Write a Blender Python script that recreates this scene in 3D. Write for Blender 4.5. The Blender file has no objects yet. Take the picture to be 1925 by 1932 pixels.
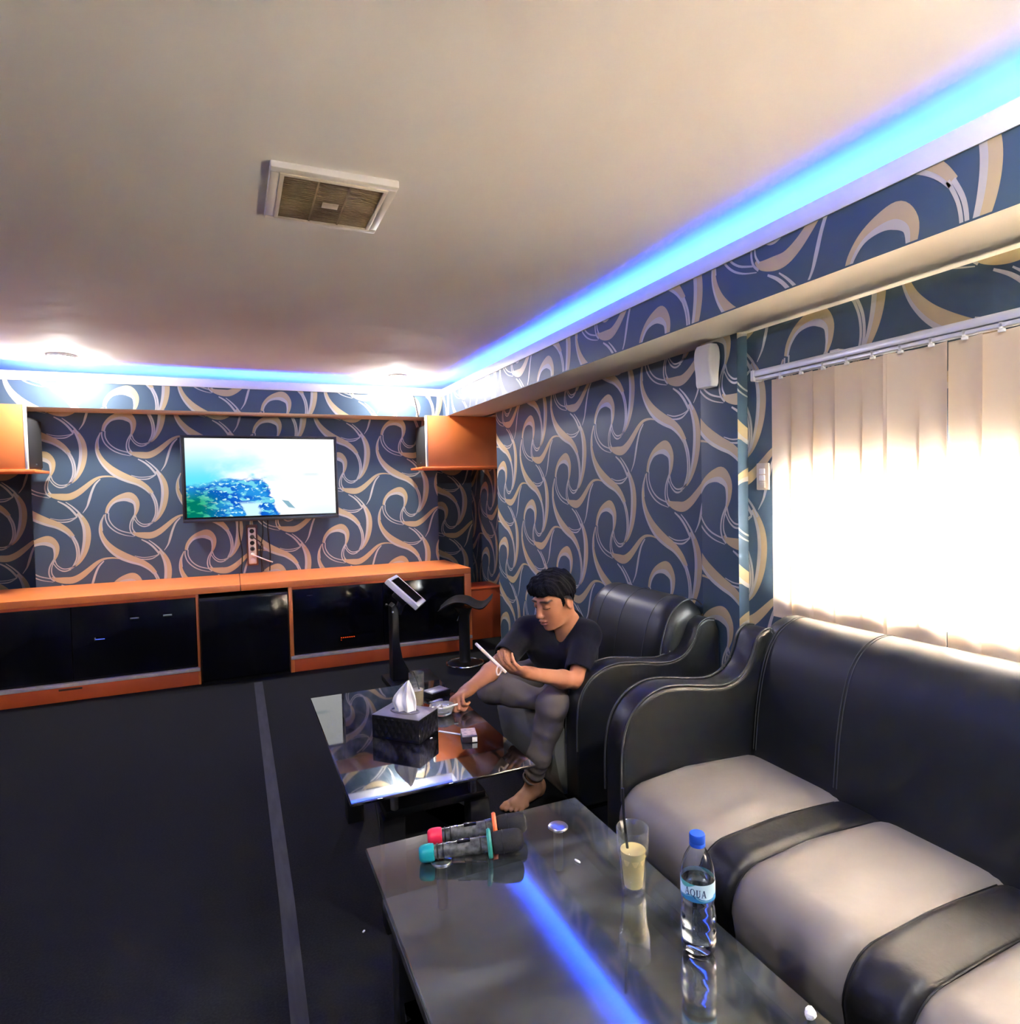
import bpy, bmesh, math, random
import numpy as np
from mathutils import Vector, Matrix
random.seed(7); np.random.seed(7)
scene = bpy.context.scene
COL = scene.collection
PI = math.pi

# ------------------------------------------------------------------ camera
cam_d = bpy.data.cameras.new('camera')
cam = bpy.data.objects.new('camera', cam_d); COL.objects.link(cam)
F_PX, YAW, PITCH, ROLL = 1196.2, 0.41187, -0.03574, -0.02227
fw = Vector((math.sin(YAW)*math.cos(PITCH), math.cos(YAW)*math.cos(PITCH), math.sin(PITCH)))
rt = Vector((math.cos(YAW), -math.sin(YAW), 0)); up = rt.cross(fw)
r2 = rt*math.cos(ROLL) + up*math.sin(ROLL); u2 = -rt*math.sin(ROLL) + up*math.cos(ROLL)
cam.matrix_world = Matrix(((r2.x, u2.x, -fw.x, 0), (r2.y, u2.y, -fw.y, 0), (r2.z, u2.z, -fw.z, 1.42), (0, 0, 0, 1)))
cam_d.sensor_fit = 'VERTICAL'; cam_d.sensor_height = 24.0
cam_d.lens = 24.0*F_PX/1932.0
cam_d.clip_start = 0.02
scene.camera = cam

# ------------------------------------------------------------------ world, exposure
world = bpy.data.worlds.new('world'); scene.world = world; world.use_nodes = True
bg = world.node_tree.nodes['Background']
bg.inputs['Color'].default_value = (.94, 0.975, 1.0, 1); bg.inputs['Strength'].default_value = 200.0
vs = scene.view_settings
vs.view_transform = 'Standard'; vs.look = 'None'; vs.gamma = 1.0; vs.use_curve_mapping = False
vs.exposure = 0.9
try:
    scene.cycles.use_denoising = True
    scene.cycles.sample_clamp_indirect = 40.0
    scene.cycles.use_adaptive_sampling = True; scene.cycles.adaptive_threshold = 0.03
    scene.cycles.max_bounces = 9; scene.cycles.glossy_bounces = 3; scene.cycles.transmission_bounces = 8
except Exception:
    pass
LED_STRENGTH, DOWNLIGHT_STRENGTH, SCREEN_STRENGTH = 80.0, 300.0, 0.62

# ------------------------------------------------------------------ materials
def principled(name, base, rough=0.5, metal=0.0, spec=0.5, var=None, bump=None, coat=0.0, sheen=0.0, emis=None, trans=0.0, ior=1.45):
    m = bpy.data.materials.new(name); m.use_nodes = True
    nt = m.node_tree; b = nt.nodes['Principled BSDF']
    b.inputs['Base Color'].default_value = (*base, 1)
    b.inputs['Roughness'].default_value = rough; b.inputs['Metallic'].default_value = metal
    b.inputs['Specular IOR Level'].default_value = spec
    b.inputs['Coat Weight'].default_value = coat; b.inputs['Sheen Weight'].default_value = sheen
    b.inputs['Transmission Weight'].default_value = trans; b.inputs['IOR'].default_value = ior
    if emis:
        b.inputs['Emission Color'].default_value = (*emis[0], 1); b.inputs['Emission Strength'].default_value = emis[1]
    if var or bump:
        tc = nt.nodes.new('ShaderNodeTexCoord')
    if var:   # (scale, second colour, detail, stretch)
        n = nt.nodes.new('ShaderNodeTexNoise'); n.inputs['Scale'].default_value = var[0]; n.inputs['Detail'].default_value = var[2] if len(var) > 2 else 4
        src = tc.outputs['Object']
        if len(var) > 3:
            mp = nt.nodes.new('ShaderNodeMapping'); mp.inputs['Scale'].default_value = var[3]
            nt.links.new(src, mp.inputs[0]); src = mp.outputs[0]
        nt.links.new(src, n.inputs['Vector'])
        cr = nt.nodes.new('ShaderNodeValToRGB'); cr.color_ramp.elements[0].position = 0.38; cr.color_ramp.elements[1].position = 0.68
        cr.color_ramp.elements[0].color = (*base, 1); cr.color_ramp.elements[1].color = (*var[1], 1)
        nt.links.new(n.outputs['Fac'], cr.inputs[0]); nt.links.new(cr.outputs[0], b.inputs['Base Color'])
    if bump:  # (scale, strength, distance)
        n2 = nt.nodes.new('ShaderNodeTexNoise'); n2.inputs['Scale'].default_value = bump[0]; n2.inputs['Detail'].default_value = 3
        nt.links.new(tc.outputs['Object'], n2.inputs['Vector'])
        bp = nt.nodes.new('ShaderNodeBump'); bp.inputs['Strength'].default_value = bump[1]; bp.inputs['Distance'].default_value = bump[2]
        nt.links.new(n2.outputs['Fac'], bp.inputs['Height']); nt.links.new(bp.outputs[0], b.inputs['Normal'])
    return m

def emission(name, color, strength):
    m = bpy.data.materials.new(name); m.use_nodes = True; nt = m.node_tree; nt.nodes.clear()
    e = nt.nodes.new('ShaderNodeEmission'); e.inputs[0].default_value = (*color, 1); e.inputs[1].default_value = strength
    o = nt.nodes.new('ShaderNodeOutputMaterial'); nt.links.new(e.outputs[0], o.inputs[0]); return m

def sheet_glass(name, tint, ior, rough, dust=None):
    m = bpy.data.materials.new(name); m.use_nodes = True; nt = m.node_tree; nt.nodes.clear()
    o = nt.nodes.new('ShaderNodeOutputMaterial'); mx = nt.nodes.new('ShaderNodeMixShader')
    fr = nt.nodes.new('ShaderNodeFresnel'); fr.inputs[0].default_value = ior
    tr = nt.nodes.new('ShaderNodeBsdfTransparent'); tr.inputs[0].default_value = (*tint, 1)
    gl = nt.nodes.new('ShaderNodeBsdfGlossy'); gl.inputs['Roughness'].default_value = rough; gl.inputs[0].default_value = (.95, .97, .97, 1)
    ge = nt.nodes.new('ShaderNodeNewGeometry'); ml = nt.nodes.new('ShaderNodeMath'); ml.operation = 'MULTIPLY_ADD'
    ml.inputs[1].default_value = -1.0; ml.inputs[2].default_value = 1.0; nt.links.new(ge.outputs['Backfacing'], ml.inputs[0])
    m3 = nt.nodes.new('ShaderNodeMath'); m3.operation = 'MULTIPLY'; nt.links.new(ml.outputs[0], m3.inputs[0]); nt.links.new(fr.outputs[0], m3.inputs[1])
    nt.links.new(m3.outputs[0], mx.inputs[0]); nt.links.new(tr.outputs[0], mx.inputs[1]); nt.links.new(gl.outputs[0], mx.inputs[2])
    if dust:
        tc = nt.nodes.new('ShaderNodeTexCoord'); mp = nt.nodes.new('ShaderNodeMapping')
        mp.inputs['Scale'].default_value = dust[2]; mp.inputs['Rotation'].default_value = (0, 0, dust[4] if len(dust) > 4 else 0.5)
        nz = nt.nodes.new('ShaderNodeTexNoise'); nz.inputs['Scale'].default_value = dust[1]; nz.inputs['Detail'].default_value = 6; nz.inputs['Distortion'].default_value = 0.6
        cr = nt.nodes.new('ShaderNodeValToRGB'); cr.color_ramp.elements[0].position = .45; cr.color_ramp.elements[1].position = .75
        cr.color_ramp.elements[0].color = (dust[3][0],)*3 + (1,); cr.color_ramp.elements[1].color = (dust[3][1],)*3 + (1,)
        df = nt.nodes.new('ShaderNodeBsdfDiffuse'); df.inputs[0].default_value = (*dust[0], 1)
        m2 = nt.nodes.new('ShaderNodeMixShader')
        nt.links.new(tc.outputs['Object'], mp.inputs[0]); nt.links.new(mp.outputs[0], nz.inputs['Vector']); nt.links.new(nz.outputs['Fac'], cr.inputs[0])
        nt.links.new(cr.outputs[0], m2.inputs[0]); nt.links.new(mx.outputs[0], m2.inputs[1]); nt.links.new(df.outputs[0], m2.inputs[2])
        nt.links.new(m2.outputs[0], o.inputs[0])
    else:
        nt.links.new(mx.outputs[0], o.inputs[0])
    return m

M = {}
M['navy'] = principled('wallpaper_navy', (.049, .084, .124), .5, var=(1.2, (.055, .092, .134), 3), bump=(260, .15, .001))
M['gold'] = principled('wallpaper_gold_print', (.50, .392, .225), .42, metal=.15, spec=.6)
M['silver'] = principled('wallpaper_silver_print', (.50, .48, .45), .38, metal=.2, spec=.6)
M['cream'] = principled('cream_paint', (.84, .77, .64), .55, bump=(8, .1, .01))
M['white_paint'] = principled('white_paint', (.80, .80, .78), .5)
M['ceiling'] = principled('ceiling_paint', (.82, .80, .765), .75, var=(.75, (.74, .69, .62), 5, (1, .55, 1)), bump=(1.1, .35, .10))
M['carpet'] = principled('black_carpet', (.0105, .0110, .0112), .95, spec=.12, var=(140, (.0165, .0170, .0172), 2), bump=(900, .5, .002))
M['tape'] = principled('seam_tape', (.024, .024, .028), .6, spec=.3, var=(9, (.040, .040, .046), 8, (4, .7, 1)))
M['orange'] = principled('orange_laminate', (.93, .26, .065), .38, var=(2.2, (.88, .235, .058), 3))
M['orange_dark'] = principled('orange_laminate_dark', (.66, .11, .025), .42, var=(5, (.58, .095, .024), 4))  # deeper red-orange than the other laminate, slightly mottled
M['greysill'] = principled('worn_grey_strip', (.66, .58, .50), .6, var=(20, (.54, .46, .38), 6))
M['blackglass'] = principled('black_glass', (.004, .004, .006), .12, spec=.35)
M['black'] = principled('black_matt', (.006, .006, .007), .55, spec=.3)
M['blackwood'] = principled('black_painted_wood', (.008, .008, .009), .4, spec=.35)
M['scuff'] = principled('scuffed_black_board', (.012, .012, .013), .5, var=(14, (.07, .07, .075), 8, (1, 2, 2)))
M['blackplastic'] = principled('black_plastic', (.012, .012, .013), .4)
M['chrome'] = principled('chrome', (.75, .76, .78), .15, metal=1)
M['steel'] = principled('brushed_steel', (.6, .62, .64), .28, metal=1)
M['leather'] = principled('black_leather', (.0115, .0130, .0140), .40, spec=.5, bump=(420, .10, .001))
M['leather_worn'] = principled('black_leather_creased', (.011, .011, .012), .46, spec=.5, bump=(28, .35, .006))
M['seatgrey'] = principled('grey_leather', (.220, .198, .176), .42, spec=.45, var=(3, (.192, .173, .152), 4), bump=(9, .22, .012))
M['seatgrey_dark'] = principled('greenish_grey_leather', (.17, .17, .145), .4, spec=.45, bump=(9, .2, .01))
M['thread'] = principled('grey_stitching', (.042, .044, .046), .6)
M['white_plastic'] = principled('white_plastic', (.78, .76, .72), .35)
M['ivory_plastic'] = principled('ivory_plastic', (.62, .54, .42), .45)
M['rail'] = principled('white_aluminium', (.62, .62, .66), .3, metal=.35)
M['fan_frame'] = principled('fan_frame_plastic', (.72, .69, .65), .4, var=(6, (.66, .60, .52), 4))
M['fan_dirty'] = principled('dirty_grille', (.13, .080, .045), .7, var=(6, (.27, .19, .11), 5))
M['fan_label'] = principled('fan_sticker', (.50, .40, .30), .5)
M['tvframe'] = principled('tv_bezel', (.055, .058, .065), .3, metal=.4)
M['tvblack'] = principled('tv_black_edge', (.01, .01, .012), .25)
M['led'] = emission('blue_led', (.016, .075, 1.0), LED_STRENGTH)
M['lamp'] = emission('downlight_diffuser', (1.0, .97, .93), DOWNLIGHT_STRENGTH)
M['redled'] = emission('red_digits', (1, .10, .02), .45)
M['drinkglass'] = sheet_glass('clear_glass', (.88, .90, .90), 1.6, .02, ((.85, .85, .83), 20, (1, 1, 1), (.04, .12)))
M['juice_yellow'] = principled('milky_yellow_drink', (.80, .66, .27), .35, var=(30, (.74, .56, .2), 3))
M['juice_beige'] = principled('milky_beige_drink', (.66, .50, .30), .35)
M['pet'] = principled('clear_bottle_plastic', (.93, .96, 1.0), .03, trans=1, ior=1.35)
M['water'] = principled('water', (.95, .98, 1.0), 0.0, trans=1, ior=1.33)
M['cap_blue'] = principled('blue_cap', (.012, .085, .50), .4)
M['teal'] = principled('teal_rubber', (.0, .30, .31), .45)
M['tealring'] = principled('teal_ring', (.02, .22, .18), .4)
M['red'] = principled('red_rubber', (.72, .015, .06), .4)
M['orange_ring'] = principled('orange_ring', (.85, .16, .05), .4)
M['micbody'] = principled('smoked_microphone_body', (.09, .095, .095), .2, metal=.5, var=(60, (.24, .25, .25), 3, (1, 1, 1)))
M['micblack'] = principled('microphone_foam', (.012, .012, .013), .8, bump=(600, .5, .002))
M['paper'] = principled('white_tissue', (.82, .81, .82), .8)
M['boxblack'] = principled('tissue_box_black', (.007, .007, .008), .3, spec=.5)
M['boxgrey'] = principled('tissue_box_top', (.15, .14, .17), .35)
M['tbl_glass'] = sheet_glass('smoked_table_glass', (.60, .66, .66), 2.9, .06, ((.42, .46, .45), 3.0, (1.2, 3.4, 1), (.03, .16), .35))
M['tbl_glass2'] = sheet_glass('dark_table_glass', (.18, .18, .22), 1.9, .025, ((.42, .42, .50), 5.0, (3.6, 1.0, 1), (.006, .16), -.9))
M['pane'] = sheet_glass('window_pane', (.96, .97, .97), 1.45, 0.0)
M['tray_glass'] = principled('ashtray_glass', (.85, .85, .83), .08, trans=.75, ior=1.45)
M['ash'] = principled('ash', (.32, .30, .28), .9, var=(60, (.12, .11, .10), 4))
M['pack_dark'] = principled('cigarette_pack_dark', (.030, .022, .030), .35)
M['pack_face'] = principled('cigarette_pack_print', (.42, .30, .29), .4, var=(60, (.16, .12, .17), 4))
M['filter_white'] = principled('cigarette_paper', (.80, .78, .74), .7)
M['lighter'] = principled('blue_lighter', (.16, .15, .34), .2, trans=.2)
M['shirt'] = principled('black_polo_cloth', (.0065, .0065, .0105), .85, spec=.2, sheen=.08, bump=(6, .45, .02))
M['pants'] = principled('grey_trousers', (.175, .150, .140), .85, spec=.2, var=(5, (.150, .128, .120), 4), bump=(12, .40, .010))
M['hair'] = principled('black_hair', (.0055, .006, .0075), .8, spec=.22, bump=(260, .9, .003))
M['phone'] = principled('white_phone', (.80, .66, .63), .35)
M['phone_screen'] = principled('phone_glass', (.02, .02, .025), .08, emis=((.5, .6, .8), .25))
M['wood_brown'] = principled('brown_wood', (.10, .035, .02), .5)
M['cordwhite'] = principled('white_cord', (.72, .68, .62), .5)

def skin_mat():
    m = principled('skin', (.36, .16, .09), .5, spec=.4, bump=(220, .08, .001))
    nt = m.node_tree; b = nt.nodes['Principled BSDF']
    a = nt.nodes.new('ShaderNodeAttribute'); a.attribute_name = 'tone'
    nt.links.new(a.outputs['Color'], b.inputs['Base Color']); return m
M['skin'] = skin_mat()

def slat_mat():
    m = bpy.data.materials.new('blind_fabric'); m.use_nodes = True; nt = m.node_tree; nt.nodes.clear()
    o = nt.nodes.new('ShaderNodeOutputMaterial'); mx = nt.nodes.new('ShaderNodeMixShader'); mx.inputs[0].default_value = .45
    d = nt.nodes.new('ShaderNodeBsdfDiffuse'); d.inputs[0].default_value = (.74, .62, .50, 1)
    t = nt.nodes.new('ShaderNodeBsdfTranslucent'); t.inputs[0].default_value = (.93, .84, .73, 1)
    nt.links.new(d.outputs[0], mx.inputs[1]); nt.links.new(t.outputs[0], mx.inputs[2]); nt.links.new(mx.outputs[0], o.inputs[0]); return m
M['slat'] = slat_mat()

class NT:   # tiny node writer
    def __init__(s, name):
        s.m = bpy.data.materials.new(name); s.m.use_nodes = True; s.t = s.m.node_tree; s.t.nodes.clear()
    def n(s, typ, **kw):
        nd = s.t.nodes.new(typ)
        for k, v in kw.items(): setattr(nd, k, v)
        return nd
    def l(s, a, b): s.t.links.new(a, b)
    def math(s, op, a, b=None, c=None, clamp=False):
        nd = s.t.nodes.new('ShaderNodeMath'); nd.operation = op; nd.use_clamp = clamp
        for i, v in enumerate((a, b, c)):
            if v is None: continue
            if isinstance(v, (int, float)): nd.inputs[i].default_value = v
            else: s.l(v, nd.inputs[i])
        return nd.outputs[0]
    def mix(s, f, a, b):
        nd = s.t.nodes.new('ShaderNodeMix'); nd.data_type = 'RGBA'
        for sock, v in ((nd.inputs[0], f), (nd.inputs[6], a), (nd.inputs[7], b)):
            if isinstance(v, (int, float)): sock.default_value = v
            elif isinstance(v, tuple): sock.default_value = (*v, 1)
            else: s.l(v, sock)
        return nd.outputs[2]
    def noise(s, vec, scale, detail=4, dist=0.0):
        nd = s.t.nodes.new('ShaderNodeTexNoise'); nd.inputs['Scale'].default_value = scale; nd.inputs['Detail'].default_value = detail
        nd.inputs['Distortion'].default_value = dist; s.l(vec, nd.inputs['Vector']); return nd.outputs['Fac']
    def step(s, v, a, b):
        nd = s.t.nodes.new('ShaderNodeMapRange'); nd.interpolation_type = 'SMOOTHSTEP'
        nd.inputs[1].default_value = a; nd.inputs[2].default_value = b; s.l(v, nd.inputs[0]); return nd.outputs[0]

def screen_mat():
    g = NT('television_picture'); uv = g.n('ShaderNodeUVMap'); sp = g.n('ShaderNodeSeparateXYZ'); g.l(uv.outputs[0], sp.inputs[0])
    U, V = sp.outputs[0], sp.outputs[1]
    n1 = g.noise(uv.outputs[0], 3.2, 5, .3); n2 = g.noise(uv.outputs[0], 13, 6, .3); n3 = g.noise(uv.outputs[0], 5.0, 4, .2); n4 = g.noise(uv.outputs[0], 30, 4, .2)
    wob = lambda n, k: g.math('MULTIPLY', g.math('SUBTRACT', n, .5), k)
    # cliff: right edge leans in from (.60, 0) to (.50, .55); crest runs up from the left
    right = g.math('SUBTRACT', g.math('ADD', g.math('MULTIPLY', V, -.20), g.math('ADD', .605, wob(n2, .10))), U)
    crest = g.math('SUBTRACT', g.math('ADD', g.math('ADD', .42, g.math('MULTIPLY', U, .22)), g.math('ADD', wob(n3, .28), wob(n2, .16))), V)
    body = g.math('MULTIPLY', g.step(right, -.008, .010), g.step(crest, -.02, .05))
    blue = g.mix(g.step(n3, .40, .62), (.004, .10, .55), (.02, .28, .72))
    blue = g.mix(g.step(n2, .52, .60), blue, (.16, .62, .78))
    blue = g.mix(g.step(n4, .58, .64), blue, (.55, .92, .95))
    green = g.mix(g.step(n2, .48, .58), (.0, .17, .12), (.03, .42, .20))
    rock = g.mix(g.math('MULTIPLY', g.step(U, .30, .06), g.step(V, .42, .18)), blue, green)
    path = g.math('MULTIPLY', g.step(g.math('ABSOLUTE', g.math('SUBTRACT', U, g.math('ADD', .43, wob(n3, .3)))), .075, .05), g.step(V, .20, .14))
    rock = g.mix(path, rock, (.60, .90, .98))
    hazy = g.math('MULTIPLY', g.step(g.math('ADD', g.math('SUBTRACT', .60, U), wob(n1, 1.1)), -.05, .45), g.step(V, 1.10, .45))
    sky = g.mix(hazy, (1.05, 1.04, 1.03), (.12, .72, .88))
    sky = g.mix(g.math('MULTIPLY', g.step(V, .30, .02), g.step(U, .45, .9)), sky, (.78, .92, 1.0))
    isl = g.math('MULTIPLY', g.step(g.math('ABSOLUTE', g.math('SUBTRACT', V, .53)), .028, .012), g.step(g.math('ABSOLUTE', g.math('SUBTRACT', U, .83)), .10, .03))
    sky = g.mix(g.math('MULTIPLY', isl, .55), sky, (.50, .66, .70))
    isl2 = g.step(g.math('ADD', g.math('ABSOLUTE', g.math('SUBTRACT', V, g.math('SUBTRACT', .97, g.math('MULTIPLY', U, 1.25)))), g.math('MULTIPLY', g.math('ABSOLUTE', g.math('SUBTRACT', U, .665)), .9)), .05, .035)
    sky = g.mix(g.math('MULTIPLY', isl2, .8), sky, (.06, .28, .40))
    c = g.mix(body, sky, rock)
    e = g.n('ShaderNodeEmission'); e.inputs[1].default_value = SCREEN_STRENGTH; g.l(c, e.inputs[0])
    o = g.n('ShaderNodeOutputMaterial'); g.l(e.outputs[0], o.inputs[0]); return g.m
M['screen'] = screen_mat()

def label_mat():
    g = NT('bottle_label_print'); uv = g.n('ShaderNodeUVMap'); sp = g.n('ShaderNodeSeparateXYZ'); g.l(uv.outputs[0], sp.inputs[0])
    U, V = sp.outputs[0], sp.outputs[1]
    nz = g.noise(uv.outputs[0], 5, 3, .5); wave = g.math('MULTIPLY', g.math('SINE', g.math('MULTIPLY', U, 19)), .10)
    lv = g.math('ADD', g.math('ADD', V, wave), g.math('MULTIPLY', g.math('SUBTRACT', nz, .5), .35))
    c = g.mix(g.step(lv, .30, .24), (.62, .86, .93), (.02, .22, .45))
    c = g.mix(g.math('MULTIPLY', g.step(lv, .14, .20), g.step(lv, .24, .18)), c, (.25, .55, .60))
    w2 = g.math('ADD', g.math('MULTIPLY', g.math('COSINE', g.math('MULTIPLY', U, 12.6)), .3), V)
    c = g.mix(g.step(w2, .98, 1.05), c, (.10, .46, .48))
    b = g.n('ShaderNodeBsdfPrincipled'); b.inputs['Roughness'].default_value = .35; g.l(c, b.inputs['Base Color'])
    o = g.n('ShaderNodeOutputMaterial'); g.l(b.outputs[0], o.inputs[0]); return g.m
M['label'] = label_mat()
M['ink'] = principled('label_ink', (.02, .06, .15), .4)

# ------------------------------------------------------------------ mesh helpers
def V3(p): return Vector(p)

class MB:
    """collects shapes in world coordinates"""
    def __init__(s): s.v = []; s.f = []; s.m = []; s.sm = []
    def add(s, vs, fs, mi=0, smooth=False):
        o = len(s.v); s.v += [tuple(p) for p in vs]; s.f += [tuple(i+o for i in f) for f in fs]
        s.m += [mi]*len(fs); s.sm += [smooth]*len(fs); return s
    def bm(s, bm, mi=0, smooth=False):
        bm.verts.index_update()
        vs = [v.co[:] for v in bm.verts]; fs = [[v.index for v in f.verts] for f in bm.faces]; bm.free()
        return s.add(vs, fs, mi, smooth)
    def box(s, a, b, bevel=0, seg=2, mi=0, M4=None):
        bm = bmesh.new(); bmesh.ops.create_cube(bm, size=1)
        d = [b[i]-a[i] for i in range(3)]; c = [(a[i]+b[i])/2 for i in range(3)]
        for v in bm.verts: v.co = Vector((v.co[i]*d[i]+c[i] for i in range(3)))
        if bevel: bmesh.ops.bevel(bm, geom=bm.edges[:], offset=min(bevel, .49*min(abs(x) for x in d)), segments=seg, profile=.5, affect='EDGES')
        if M4 is not None: bm.transform(M4)
        return s.bm(bm, mi, bool(bevel))
    def tube(s, pts, r, n=8, mi=0, cap=True, M4=None):
        P = [Vector(p) for p in pts]; R = r if isinstance(r, (list, tuple)) else [r]*len(P)
        vs, fs = [], []; pt = None
        for i, p in enumerate(P):
            t = (P[min(i+1, len(P)-1)]-P[max(i-1, 0)]).normalized()
            if pt is None:
                u = t.cross(Vector((0, 0, 1)));  u = u if u.length > 1e-3 else t.cross(Vector((1, 0, 0)))
            else: u = u - t*u.dot(t)
            u = u.normalized(); w = t.cross(u); pt = t
            for k in range(n):
                a = 2*PI*k/n; vs.append(p + (u*math.cos(a)+w*math.sin(a))*R[i])
        for i in range(len(P)-1):
            for k in range(n):
                fs.append((i*n+k, i*n+(k+1) % n, (i+1)*n+(k+1) % n, (i+1)*n+k))
        if cap: fs.append(tuple(range(n-1, -1, -1))); fs.append(tuple((len(P)-1)*n+k for k in range(n)))
        if M4 is not None: vs = [M4 @ v for v in vs]
        return s.add(vs, fs, mi, True)
    def lathe(s, prof, c=(0, 0, 0), n=32, mi=0, M4=None, radial=None):
        """prof: list of (r, z); axis z through c; ends with r==0 close"""
        vs, fs, rows = [], [], []
        for (r, z) in prof:
            if r < 1e-6: rows.append([len(vs)]); vs.append(Vector((0, 0, z)))
            else:
                row = []
                for k in range(n):
                    a = 2*PI*k/n; rr = r*(radial(a, z) if radial else 1); row.append(len(vs)); vs.append(Vector((rr*math.cos(a), rr*math.sin(a), z)))
                rows.append(row)
        for i in range(len(rows)-1):
            A, B = rows[i], rows[i+1]
            for k in range(n):
                if len(A) == 1 and len(B) == 1: continue
                if len(A) == 1: fs.append((A[0], B[(k+1) % n], B[k]))
                elif len(B) == 1: fs.append((A[k], A[(k+1) % n], B[0]))
                else: fs.append((A[k], A[(k+1) % n], B[(k+1) % n], B[k]))
        T = Matrix.Translation(Vector(c)) if M4 is None else M4
        return s.add([T @ v for v in vs], fs, mi, True)
    def prism(s, poly, a, b, axis='y', bevel=0, seg=3, mi=0):
        """poly in (x,z) for axis y, (y,z) for axis x, (x,y) for axis z; extruded a..b"""
        bm = bmesh.new(); mk = {'y': lambda p, t: (p[0], t, p[1]), 'x': lambda p, t: (t, p[0], p[1]), 'z': lambda p, t: (p[0], p[1], t)}[axis]
        A = [bm.verts.new(mk(p, a)) for p in poly]; B = [bm.verts.new(mk(p, b)) for p in poly]; n = len(poly)
        caps = [bm.faces.new(A), bm.faces.new(B[::-1])]
        for i in range(n): bm.faces.new((A[i], B[i], B[(i+1) % n], A[(i+1) % n]))
        bmesh.ops.recalc_face_normals(bm, faces=bm.faces[:])
        if bevel:
            ed = list({e for f in caps for e in f.edges})
            bmesh.ops.bevel(bm, geom=ed, offset=bevel, segments=seg, profile=.5, affect='EDGES', clamp_overlap=True)
        return s.bm(bm, mi, True)
    def grid(s, fn, nu, nv, mi=0, closeu=False):
        vs = [fn(i/(nu-1 if not closeu else nu), j/(nv-1)) for j in range(nv) for i in range(nu)]
        fs = [(j*nu+i, j*nu+(i+1) % nu, (j+1)*nu+(i+1) % nu, (j+1)*nu+i) for j in range(nv-1) for i in range(nu if closeu else nu-1)]
        return s.add(vs, fs, mi, True)
    def mesh(s, name, mats, origin=(0, 0, 0), sharp=40):
        me = bpy.data.meshes.new(name); o = Vector(origin)
        me.from_pydata([Vector(p)-o for p in s.v], [], s.f); 
        for m in mats: me.materials.append(m)
        me.polygons.foreach_set('material_index', s.m); me.polygons.foreach_set('use_smooth', s.sm)
        me.update()
        if any(s.sm) and sharp: me.set_sharp_from_angle(angle=math.radians(sharp))
        return me

def link(name, me, loc=(0, 0, 0), parent=None):
    o = bpy.data.objects.new(name, me); COL.objects.link(o)
    if parent: o.parent = parent
    else: o.location = loc
    return o

def tag(o, label=None, cat=None, group=None, kind=None):
    if label: o['label'] = label
    if cat: o['category'] = cat
    if group: o['group'] = group
    if kind: o['kind'] = kind
    return o

ORG = {}
def thing(name, label, cat, loc, group=None):
    o = link(name, None, loc); o.empty_display_size = .05; ORG[o.name] = tuple(loc)
    return tag(o, label, cat, group)

def part(name, mb, mat, parent, sharp=40):
    org = ORG[parent.name]; mats = mat if isinstance(mat, (list, tuple)) else [mat]
    o = link(name, mb.mesh(name, [M[m] for m in mats], org, sharp), parent=parent); ORG[o.name] = org; return o

def single(name, mb, mat, label, cat, loc, group=None, sharp=40):
    mats = mat if isinstance(mat, (list, tuple)) else [mat]
    o = link(name, mb.mesh(name, [M[m] for m in mats], loc, sharp), loc); ORG[o.name] = tuple(loc)
    return tag(o, label, cat, group)

def struct(name, mb, mat, sharp=40):
    mats = mat if isinstance(mat, (list, tuple)) else [mat]
    o = link(name, mb.mesh(name, [M[m] for m in mats], (0, 0, 0), sharp)); ORG[o.name] = (0, 0, 0); o['kind'] = 'structure'; return o

def catmull(pts, n=6):
    P = [np.array(p, float) for p in pts]; out = []
    for i in range(len(P)-1):
        p0, p1, p2, p3 = P[max(i-1, 0)], P[i], P[i+1], P[min(i+2, len(P)-1)]
        for k in range(n):
            t = k/n; out.append(.5*((2*p1)+(-p0+p2)*t+(2*p0-5*p1+4*p2-p3)*t*t+(-p0+3*p1-3*p2+p3)*t**3))
    out.append(P[-1]); return out

# ------------------------------------------------------------------ room constants
CEIL, SOF, BAND = 2.445, 2.11, 2.305        # ceiling, soffit underside, top of papered band
YF, YU = 6.05, 5.74                          # television wall, front of the far soffit
XR, XU, XP = 2.19, 1.84, 2.13                # right wall, front of the right soffit, pilaster
XLEFT, XUL = -1.88, -1.53
YB = -1.7
YRE = 5.28                                   # far end of the right wall (a niche follows)
NX, NY = 2.36, 6.42                          # niche walls
WY0, WY1, WZ0, WZ1 = -.95, 1.985, .925, 1.43 # window opening

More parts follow.
